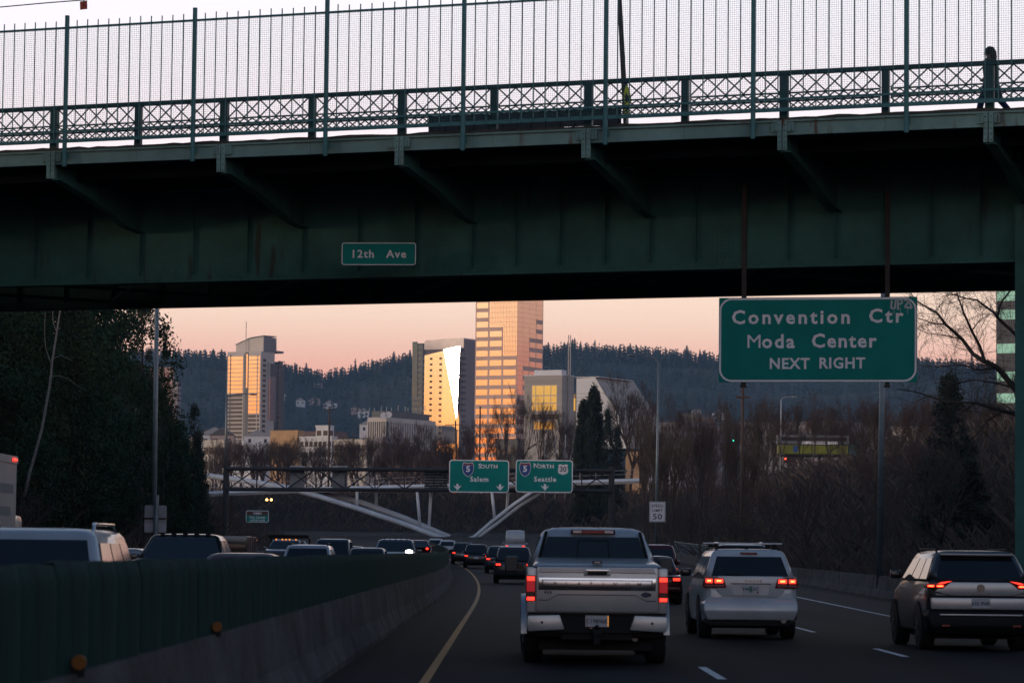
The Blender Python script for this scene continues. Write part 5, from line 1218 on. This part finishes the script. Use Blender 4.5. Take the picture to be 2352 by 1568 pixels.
for s_ in (-1, 1):
    pts = [(s_ * .50, 1.135), (s_ * .87, 1.17), (s_ * .895, .965), (s_ * .455, .955)]
    tl = MB().prism([(x, yr - .05, z) for x, z in pts], (0, .22, 0)).build('tail_light', M_redl, o, fix=True, bevel=.015, smooth=True)
    for a, b_ in ((.52, .675), (.72, .845)):
        le = MB().cbox((s_ * (a + b_) / 2, yr - .053, 1.085), (b_ - a, .01, .075)).build('lit_element', M_brake, tl, bevel=.004); MB().cbox((s_ * (a + b_) / 2, yr - .060, 1.088), ((b_ - a) * .55, .004, .03)).build('bulb_glow', M_hot, tl)
    MB().cbox((s_ * .68, yr - .053, 1.0), (.36, .006, .03)).build('clear_band', mat('pale_red_lens', (.22, .08, .09), .3), tl); pb_('light_divider', M_trim, (s_ * .69 - .006, yr - .058, .96), (s_ * .69 + .006, yr - .051, 1.15), tl)
pb_('high_brake_light', M_redl, (-.16, GR(1) - .03, 1.585), (.16, GR(1) + .05, 1.625), bevel=.012); pb_('lower_valance', M_trim, (-.74, yr - .02, .26), (.74, yr + .3, .362)); MB().tube([(.62, yr - .06, .36), (.62, yr + .3, .36)], .055, 12).build('exhaust', M_rim, o)
MB().tube([(0, GR(.12) - .03, GZ(.05)), (-.05, GR(.2) - .035, GZ(.14)), (-.45, GR(.22) - .03, GZ(.20))], .016, 6).build('wiper', M_trim, o); MB().prism([(-.05, -1.55, 1.685), (.05, -1.55, 1.685), (0, -1.60, 1.74)], (0, .1, 0)).build('aerial_fin', M_trim, o, fix=True)
for y in (-1.2, .1):
    q = MB().bar((-.71, y, 1.795), (.71, y, 1.795), .07, .028).build('roof_crossbar', mat('crossbar_aluminium', (.42, .45, .48), .4, .3), o)
    for s_ in (-1, 1): MB().cbox((s_ * .56, y, 1.735), (.10, .10, .10)).build('crossbar_foot', M_trim, q, bevel=.02)
for s_ in (-1, 1): MB().tube([(s_ * .60, -1.8, 1.64), (s_ * .59, -1.6, 1.70), (s_ * .59, .5, 1.70), (s_ * .60, .7, 1.63)], .02, 6).build('roof_rail', M_trim, o)
# ---------------------------------------------------------------- silver crossover, shade of its sides put into a dark body paint
o, g, (GZ, GR, GF, GH, hw, yr, yf, belt) = car('crossover_car', 'silver crossover with side shade painted as a dark grey body and slim V shaped taillights in the shoulder lane', 'car', 2250, 50.6, 4.65, 1.84, 1.695, P_dgrey, 'suv', X=7.92, lights=None, belt=1.18, hood=1.05, mirrors='black', yaw=.015)
for c in [c for c in o.children if c.name.startswith(('bumper', 'licence'))]: bpy.data.objects.remove(c)
lg = MB().prism([(x, yr - .035, z) for x, z in ((-.60, 1.16), (.60, 1.16), (.78, 1.0), (.50, .93), (-.50, .93), (-.78, 1.0))], (0, .12, 0)).build('liftgate', P_silver, o, fix=True, bevel=.02, smooth=True)
pb_('dark_strip', M_trim, (-.86, yr - .045, .905), (.86, yr + .05, .935)); pb_('lower_gate', P_silver, (-.84, yr - .05, .70), (.84, yr + .2, .90), bevel=.03)
MB().loft([[(x * hw, y, z) for x, y, z in s2] for s2 in ([(-.95, yr - .02, .695), (.95, yr - .02, .695), (.97, yr + .5, .695), (-.97, yr + .5, .695)], [(-.98, yr - .10, .58), (.98, yr - .10, .58), (1, yr + .5, .58), (-1, yr + .5, .58)], [(-.92, yr - .11, .42), (.92, yr - .11, .42), (.95, yr + .5, .42), (-.95, yr + .5, .42)], [(-.80, yr - .02, .28), (.80, yr - .02, .28), (.85, yr + .5, .28), (-.85, yr + .5, .28)])]).build('bumper', M_trim, o, fix=True, bevel=.03, smooth=True)
pb_('bumper_strip', P_silver, (-.70, yr - .118, .60), (.70, yr - .09, .625), bevel=.005)
for s_ in (-1, 1):
    pts = [(s_ * .47, 1.185), (s_ * .66, 1.165), (s_ * .93, 1.115), (s_ * .93, 1.055), (s_ * .64, 1.05)]
    tl = MB().prism([(x, yr - .06, z) for x, z in pts], (0, .26, 0)).build('tail_light', M_redl, o, fix=True, bevel=.01, smooth=True)
    MB().prism([(x, yr - .066, z) for x, z in ((s_ * .49, 1.178), (s_ * .66, 1.158), (s_ * .72, 1.135), (s_ * .70, 1.12), (s_ * .62, 1.135))], (0, .005, 0)).build('lit_element', M_brake, tl, fix=True)
    for a, b_ in ((.63, .755), (.79, .905)): MB().cbox((s_ * (a + b_) / 2, yr - .067, 1.092), (b_ - a, .006, .034)).build('lit_element', M_brake, tl); MB().cbox((s_ * (a + b_) / 2, yr - .072, 1.092), ((b_ - a) * .7, .004, .012)).build('bulb_glow', M_hot, tl)
    MB().cbox((s_ * .60, yr - .116, .43), (.13, .012, .028)).build('reflector', mat('dim_red_reflector', (.28, .03, .015), .3), o)
MB().tube([(0, yr - .036, 1.065), (0, yr - .05, 1.065)], .066, 20).build('badge', M_chrome, o); text('ROGUE', .052, M_chrome, lg, (0, yr - .041, .965), bold=.01, sx=1.25, space=1.5)
lp = pb_('licence_plate', M_plate, (-.155, yr - .064, .725), (.155, yr - .0505, .885)); text('626 PNR', .085, MATS['plate_navy'], lp, (0, yr - .067, .80), bold=.01)
pb_('spoiler', P_grey, (-.62, GR(1) - .10, 1.60), (.62, GR(1) + .12, 1.645), bevel=.015)
for s_ in (-1, 1): MB().tube([(s_ * .62, -1.6, 1.645), (s_ * .61, -1.4, 1.71), (s_ * .61, .4, 1.71), (s_ * .62, .6, 1.64)], .02, 6).build('roof_rail', M_trim, o)
# ---------------------------------------------------------------- traffic ahead
car('sedan_car', 'dark red sedan half hidden behind the silver pickup', 'car', 1490, 93, 4.6, 1.80, 1.50, P_maroon, 'sedan', X=4.5)
car('suv_car', 'tall red SUV ahead of the dark red sedan', 'car', 1486, 112, 5.0, 1.98, 1.90, P_red, 'suv', X=5.4, rack=True)
car('suv_car', 'SUV ahead of the white crossover, only its railed roof showing', 'car', 1706, 84, 4.8, 1.90, 1.86, P_dgrey, 'suv', rack='chrome')
car('suv_car', 'dark SUV just left of the silver pickup with low red lights', 'car', 1180, 142, 4.7, 1.90, 1.76, P_dgrey, 'suv')
car('suv_car', 'dark SUV between the black SUV and the mirrored pickup', 'car', 1148, 188, 4.7, 1.88, 1.70, P_blue, 'suv', rack=True)
car('suv_car', 'black SUV with a white plate and lit red taillights on the curve', 'car', 1094, 214, 4.6, 1.88, 1.70, P_black, 'suv', rack=True)
car('suv_car', 'grey SUV overlapping the left side of the black SUV', 'car', 1063, 240, 4.6, 1.88, 1.70, P_dgrey, 'suv', rack='chrome')
car('van', 'tall white cargo van beyond the dark SUVs', 'van', 1183, 285, 5.9, 2.05, 2.65, P_white, 'van', belt=1.35, hood=1.15, nowin=True)
car('sedan_car', 'white car second in the queue round the curve', 'car', 1027, 300, 4.6, 1.85, 1.55, P_white, 'suv')
car('sedan_car', 'white car furthest round the curve beside the median', 'car', 1000, 325, 4.6, 1.85, 1.5, P_white, 'suv')
# ---------------------------------------------------------------- oncoming traffic
oc = dict(oncoming=True, lights='off')
car('suv_car', 'large pale SUV with roof rails right behind the glare screen', 'car', -12, 30.5, 4.9, 1.98, 1.80, P_pearl, 'suv', rack='chrome', **oc)
car('sedan_car', 'small pale car tucked behind the large pale SUV', 'car', 236, 66, 4.5, 1.78, 1.57, P_pearl, 'suv', **oc)
o, g, (GZ, GR, GF, GH, hw, yr, yf, belt) = car('pickup_truck', 'black pickup with small cab roof lamps behind the glare screen', 'pickup truck', 395, 63, 5.9, 2.02, 1.90, P_black, 'pickup', belt=1.30, hood=1.36, **oc)
for i in range(5): MB().cbox((-.5 + .25 * i, GF(1) - .12, 1.895), (.10, .12, .035)).build('roof_lamp', M_trim, o)
car('sedan_car', 'dark red sedan whose roof just clears the glare screen', 'car', 532, 52, 4.6, 1.80, 1.515, P_maroon, 'sedan', **oc)
car('suv_car', 'pale roofed SUV between the dark red sedan and the cargo van', 'car', 698, 98, 4.7, 1.86, 1.74, P_pearl, 'suv', rack=True, **oc)
car('van', 'blue grey van with a roof load behind the pale roofed SUV', 'van', 758, 150, 5.2, 1.95, 2.05, P_blue, 'van', rack=True, **oc)
car('suv_car', 'dark SUV ahead of the lit headlight pickup', 'car', 838, 125, 4.7, 1.86, 1.66, P_dgrey, 'suv', **oc)
o, g, (GZ, GR, GF, GH, hw, yr, yf, belt) = car('pickup_truck', 'grey blue pickup with one dazzling headlight above the median', 'pickup truck', 903, 132, 6.0, 2.05, 2.05, P_blue, 'pickup', belt=1.42, hood=1.50, **oc)
hl = MB().cbox((-.70, yf + .0, 1.47), (.34, .10, .16)).build('headlight', M_clear, o, bevel=.03); MB().ball((-.70, yf + .06, 1.49), (.17, .04, .085), 10, 6).build('lit_element', M_head, hl, smooth=True)
for i in range(5): MB().cbox((-.5 + .25 * i, GF(1) - .15, 2.06), (.10, .12, .035)).build('roof_lamp', M_trim, o)
car('sedan_car', 'grey car glimpsed between the van and the lit pickup', 'car', 800, 165, 4.5, 1.8, 1.66, P_dgrey, 'suv', **oc)
car('pickup_truck', 'red utility truck with warning lamps just above the median', 'pickup truck', 955, 200, 5.8, 2.0, 2.0, P_red, 'pickup', oncoming=True, lights='brake', belt=1.5)
rt = col.objects[-1]
for dx, m in ((-.75, M_brake), (.7, M_amberl)):
    root = [x for x in col.objects if x.get('label', '').startswith('red utility truck')][0]
    MB().ball((dx, 2.92, 1.42), (.10, .04, .08), 8, 5).build('warning_lamp', m, root, smooth=True)
def boxtruck(name, label, cat, px, Y, L, W, zb, zt, m, cab=None, lampm=None):
    p = at(px, 1250, Y); o = empty(name, (p.x, Y, road_z(Y)), label, cat)
    MB().box((-W / 2, 0, zb), (W / 2, L, zt)).build('box', m, o, bevel=.03, smooth=True); MB().box((-W / 2 - .01, -.03, zt - .16), (W / 2 + .01, .05, zt + .01)).build('top_rail', M_frame, o)
    MB().box((-W * .35, .2, .5), (W * .35, L + 1.5, zb - .01)).build('chassis', M_trim, o); MB().box((-W * .44, L + .15, .6), (W * .44, L + 1.9, min(zt - .3, 2.3))).build('cab', cab or P_white, o, bevel=.15, smooth=True)
    for s_ in (-1, 1):
        for y in (1.2, L + 1.1): wheel(o, s_ * (W / 2 - .18), y, .45, .28)
    return o
o = boxtruck('box_truck', 'white box truck with a red marker lamp in front of the evergreens', 'truck', -62, 60.5, 6.4, 2.5, 1.0, 3.58, mat('dirty_white_box', (.30, .29, .31), .6, var=.12, scale=.6))
M_print = mat('faded_box_print', (.17, .18, .20), .7, var=.2)
o.location.x = -12.3
for a in ((2.2, 2.55, 3.0, 3.2), (3.4, 2.25, 5.6, 2.45), (4.2, 1.25, 5.9, 1.45), (4.0, 2.75, 5.9, 2.95)): MB().box((1.2505, a[0], a[1]), (1.262, a[2], a[3])).build('faded_print', M_print, o)
MB().ball((1.262, 2.7, 1.75), (.012, .5, .42), 10, 8).build('faded_figure', mat('faded_figure_grey', (.09, .10, .12), .7), o); MB().ball((1.262, 2.5, 2.28), (.012, .3, .17), 10, 8).build('faded_figure', MATS['faded_figure_grey'], o)
MB().box((1.2505, -.02, 3.42), (1.27, 6.42, 3.585)).build('side_rail', M_frame, o); MB().cbox((1.29, 5.9, 3.50), (.03, .5, .055)).build('marker_lamp', M_brake, o, bevel=.01)
o = boxtruck('dump_truck', 'dark dump trailer behind the black pickup', 'truck', 515, 150, 6.5, 2.2, .9, 2.12, P_black, P_black)
for i in range(6): MB().box((-1.12, .3 + i * 1.1, .9), (-1.09, .42 + i * 1.1, 2.1)).build('side_rib', M_trim, o); MB().box((1.09, .3 + i * 1.1, .9), (1.12, .42 + i * 1.1, 2.1)).build('side_rib', M_trim, o)
o, g, (GZ, GR, GF, GH, hw, yr, yf, belt) = car('flatbed_truck', 'truck with a row of orange cab lamps and dark rack behind', 'truck', 648, 165, 6.2, 2.1, 1.98, P_blue, 'pickup', belt=1.4, hood=1.45, **oc)
for x in (-.55, -.2, 0, .2, .55): MB().ball((x, GF(1) - .10, 1.99), (.05, .04, .03), 8, 5).build('cab_lamp', M_amberl, o, smooth=True)
MB().box((-1.15, yr + .1, 2.05), (1.15, yr + 1.5, 2.25)).build('rack', M_trim, o)
for s_ in (-1.1, 1.1): MB().box((s_ - .05, yr + .2, .9), (s_ + .05, yr + .3, 2.05)).build('rack_post', M_trim, o)
# ============================================================ things on and around the bridge
M_blk = mat('black_coat', (.012, .012, .014), .85, var=.2)
def skin_body(name, pts, edges, rads, m, parent):
    me = bpy.data.meshes.new(name); me.from_pydata(pts, edges, []); o = bpy.data.objects.new(name, me); col.objects.link(o)
    md_ = o.modifiers.new('s', 'SKIN'); sv = me.skin_vertices[0].data
    for i, r in enumerate(rads): sv[i].radius = (r, r) if isinstance(r, (int, float)) else r
    sv[0].use_root = True; s2 = o.modifiers.new('d', 'SUBSURF'); s2.levels = 2; s2.render_levels = 2
    dg = bpy.context.evaluated_depsgraph_get(); m2 = bpy.data.meshes.new_from_object(o.evaluated_get(dg)); bpy.data.objects.remove(o)
    m2.materials.clear(); m2.materials.append(m); m2.shade_smooth(); return link(name, m2, parent)
ps = at(2268, 240, 67.2); pb = bp(11.0, 1.7, 11.535)
# faces left along the bridge: local +x is the walking direction
pe = empty('person', pb,  'person in a dark coat and blue trousers walking behind the lattice railing', 'person', rz=math.atan2(-BA.y, -BA.x))
V = [(0, 0, .95), (.01, 0, 1.12), (.02, 0, 1.30), (.03, 0, 1.43), (.04, 0, 1.50), (.07, 0, 1.60), (.06, 0, 1.68),
     (.02, .10, .90), (.20, .10, .50), (.30, .10, .10), (.38, .10, .05), (.0, -.10, .90), (-.16, -.10, .52), (-.42, -.10, .20), (-.36, -.10, .10),
     (.03, .19, 1.38), (-.06, .24, 1.12), (.10, .25, .92), (.13, .25, .84), (.03, -.19, 1.38), (.10, -.24, 1.12), (.26, -.22, 1.00), (.32, -.20, .98)]
E = [(0, 1), (1, 2), (2, 3), (3, 4), (4, 5), (5, 6), (0, 7), (7, 8), (8, 9), (9, 10), (0, 11), (11, 12), (12, 13), (13, 14), (3, 15), (15, 16), (16, 17), (17, 18), (3, 19), (19, 20), (20, 21), (21, 22)]
RD = [.14, .135, .15, .13, .055, .085, .08, .09, .065, .05, .04, .09, .065, .05, .045, .07, .05, .04, .03, .07, .05, .04, .03]
skin_body('body', V, E, RD, mat('skin_tone', (.20, .12, .09), .6, var=.1), pe)
def ell(z, cx, rx, ry, n=14): return [(cx + rx * math.cos(2 * PI * k / n), ry * math.sin(2 * PI * k / n), z) for k in range(n)]
MB().loft([ell(.52, -.02, .27, .22), ell(.75, 0, .23, .22), ell(.98, .0, .18, .20), ell(1.2, .02, .185, .22), ell(1.40, .03, .17, .24), ell(1.49, .035, .09, .12)]).build('coat', mat('olive_coat', (.022, .022, .020), .85, var=.2), pe, smooth=True)
for sy in (.215, -.215):
    pts = [(.03, sy, 1.40), (-.05 if sy > 0 else .09, sy * 1.15, 1.14), (.10 if sy > 0 else .25, sy * 1.15, .96)]
    MB().tube(pts, [.085, .07, .055], 8).build('sleeve', M_blk, pe, smooth=True)
Mj = mat('blue_jeans', (.012, .035, .11), .85, var=.2)
MB().tube([(.02, .10, .95), (.20, .10, .50), (.29, .10, .13)], [.115, .085, .07], 10).build('trouser_leg', Mj, pe, smooth=True)
MB().tube([(0, -.10, .95), (-.16, -.10, .52), (-.41, -.10, .22)], [.115, .085, .07], 10).build('trouser_leg', Mj, pe, smooth=True)
for x, y, z, t in ((.34, .10, .05, 0), (-.40, -.10, .13, .9)):
    q = MB().ball((0, 0, 0), (.15, .055, .05)).build('shoe', M_blk, pe, smooth=True); q.location = (x, y, z); q.rotation_euler.y = t
MB().ball((.035, 0, 1.655), (.115, .105, .125), 12, 8).build('hair', mat('dark_hair', (.018, .012, .010), .7, var=.2), pe, smooth=True)
MB().loft([ell(1.36, -.05, .07, .09), ell(1.5, -.055, .085, .10), ell(1.64, -.03, .10, .11), ell(1.76, .02, .08, .08)]).build('hair', MATS['dark_hair'], pe, smooth=True)
for y in (-.03, .03): MB().ball((.145, y, 1.63), .012, 6, 4).build('eye', M_black, pe)
MB().prism([(.14, -.015, 1.58), (.14, .015, 1.58), (.14, 0, 1.63)], (.03, 0, 0)).build('nose', MATS['skin_tone'], pe, fix=True)
pe.scale = (.95, .95, .95)
# leaning pole with its yellow green sign
M_fyg = mat('yellow_green_sheeting', (.62, .66, .03), .5, var=.15)
pz = 11.55; o = empty('leaning_pole', bp(3.2, 2.6, pz), 'brown pole leaning above the overpass railing', 'pole')
a0 = at(1438, 290, 74); a1 = at(1420, -60, 74); MB().tube([a0 + (a0 - a1) * .12, a0, a1], [.075, .07, .055], 8).build('shaft', M_rustp, o, world=True, smooth=True)
o = empty('warning_sign', at(1440, 262, 73.4), 'yellow green warning sign seen edge on at the foot of the leaning pole', 'sign')
for pts in ([(1438, 195), (1446, 205), (1451, 232), (1446, 244), (1434, 240), (1432, 218)], [(1433, 246), (1444, 248), (1449, 262), (1440, 274), (1432, 266)]):
    MB().prism([at(x, y, 73.4) for x, y in pts], Vector((0, .04, 0))).build('panel', M_fyg, o, world=True, fix=True)
MB().prism([at(x, y, 73.38) for x, y in ((1438, 212), (1444, 222), (1440, 236), (1436, 226))], Vector((0, .015, 0))).build('emblem', M_black, o, world=True, fix=True)
MB().prism([at(x, y, 73.38) for x, y in ((1437, 252), (1443, 256), (1440, 266))], Vector((0, .015, 0))).build('emblem', M_black, o, world=True, fix=True)
MB().tube([Vector((at(1440, 194, 73.5).x, 73.5, 11.53)), at(1440, 194, 73.5)], .03, 6).build('post', M_galv, o, world=True)
# flatbed trailer parked on the deck
tr = empty('utility_trailer', bp(.2, 6.0, 11.45), 'low dark flatbed trailer with slatted sides standing on the overpass deck', 'trailer')
def tb(n, m, s0, s1, w0, w1, z0, z1): return bbox(MB(), s0, s1, w0, w1, z0, z1).build(n, m, tr, world=True)
M_trl = mat('trailer_dark_steel', (.03, .036, .042), .6, .3, var=.2)
tb('bed', M_trl, -4.2, 1.0, 4.9, 7.1, 12.14, 12.26); tb('side_board', M_trl, -4.2, 1.0, 4.86, 4.89, 12.47, 12.66); tb('side_board', M_trl, -4.2, 1.0, 4.86, 4.89, 12.265, 12.46)
for i in range(14): tb('stake', M_trl, -4.2 + .39 * i, -4.13 + .39 * i, 4.82, 4.855, 12.1, 12.70)
for s in (-2.4, -.8): MB().tube([bp(s, 4.95, 11.80), bp(s, 5.2, 11.80)], .34, 14).build('wheel', M_dark, tr, world=True)
tb('drawbar', M_trl, 1.0, 2.4, 5.95, 6.05, 12.02, 12.13); tb('frame', M_trl, -3.6, .9, 5.4, 6.6, 11.98, 12.139)
# cable and orange flag
cb = empty('overhead_cable', at(60, 12, 90), 'thin overhead cable crossing the sky above the safety fence', 'cable')
MB().tube([at(-120, 28, 90), at(0, 17, 90), at(110, 7, 90), at(188, 1, 90), at(300, -12, 90)], .018, 5).build('wire', M_black, cb, world=True)
o = empty('cable_marker', at(192, 12, 90), 'small orange red square marker hanging from the overhead cable', 'marker')
MB().prism([at(x, y, 90) for x, y in ((183.5, 4), (200, 2), (200.5, 21), (184, 23))], Vector((0, .02, 0))).build('plate', mat('orange_red_sheeting', (.45, .06, .02), .6, var=.1, emit=.0), o, world=True, fix=True)
MB().tube([at(192, 4, 89.98), at(193, -1, 89.98)], .015, 5).build('hook', M_black, o, world=True)
MB().prism([at(x, y, 89.97) for x, y in ((190, 14), (195, 13), (193, 9))], Vector((0, .01, 0))).build('mark', M_black, o, world=True, fix=True)
# streetcar beyond the right bank
sY = 430; sc0 = at(1785, 1048, sY); sc1 = at(1952, 1046, sY)
st = empty('streetcar', sc0, 'yellow green streetcar glimpsed through the brush', 'streetcar')
def sb(n, m, x0, y0, x1, y1, d0, d1): 
    p, q = at(x0, y0, sY), at(x1, y1, sY); return MB().box((p.x, sY + d0, q.z), (q.x, sY + d1, p.z)).build(n, m, st, world=True)
M_yg = mat('yellow_green_paint', (.14, .15, .012), .5, var=.5, scale=.5)
sb('body', mat('streetcar_grey', (.12, .13, .14), .5), 1786, 998, 1950, 1020.5, 0, 2.5); sb('side_panel', M_yg, 1788, 1021, 1948, 1043, -.05, 2.55); sb('window_band', M_glass, 1795, 1003, 1945, 1013, -.03, -.001)
sb('nose_panel', M_blue, 1822, 1024, 1832, 1038, -.08, -.051); sb('advert_band', M_swhite, 1842, 1013, 1925, 1020.4, -.06, -.001); sb('undercarriage', M_dark, 1792, 1043.5, 1945, 1049, .1, 2.4)
text('PORTLAND', .42, M_black, st, Vector(at(1884, 1016.5, sY)) - Vector(st.location) + Vector((0, -.08, 0)), bold=.02)
sb('tail_panel', mat('teal_panel', (.02, .10, .11), .5), 1951, 1022, 1975, 1045, 0, 2.4)
# lit lamp under the footbridge
p = at(618, 1147, 470); o = empty('path_lamp', (p.x, 470, ground_z(p.x, 470)), 'small lit yellow lamp under the left end of the footbridge', 'lamp')
MB().tube([(p.x, 470.1, ground_z(p.x, 470)), (p.x, 470.1, p.z)], .07, 6).build('post', M_gan, o, world=True)
for d in (-.35, .35): MB().ball((p.x + d, 470, p.z), .2, 8, 5).build('globe', mat('lamp_glow', (1, .55, .16), .5, var=0, emit=5), o, world=True, smooth=True)
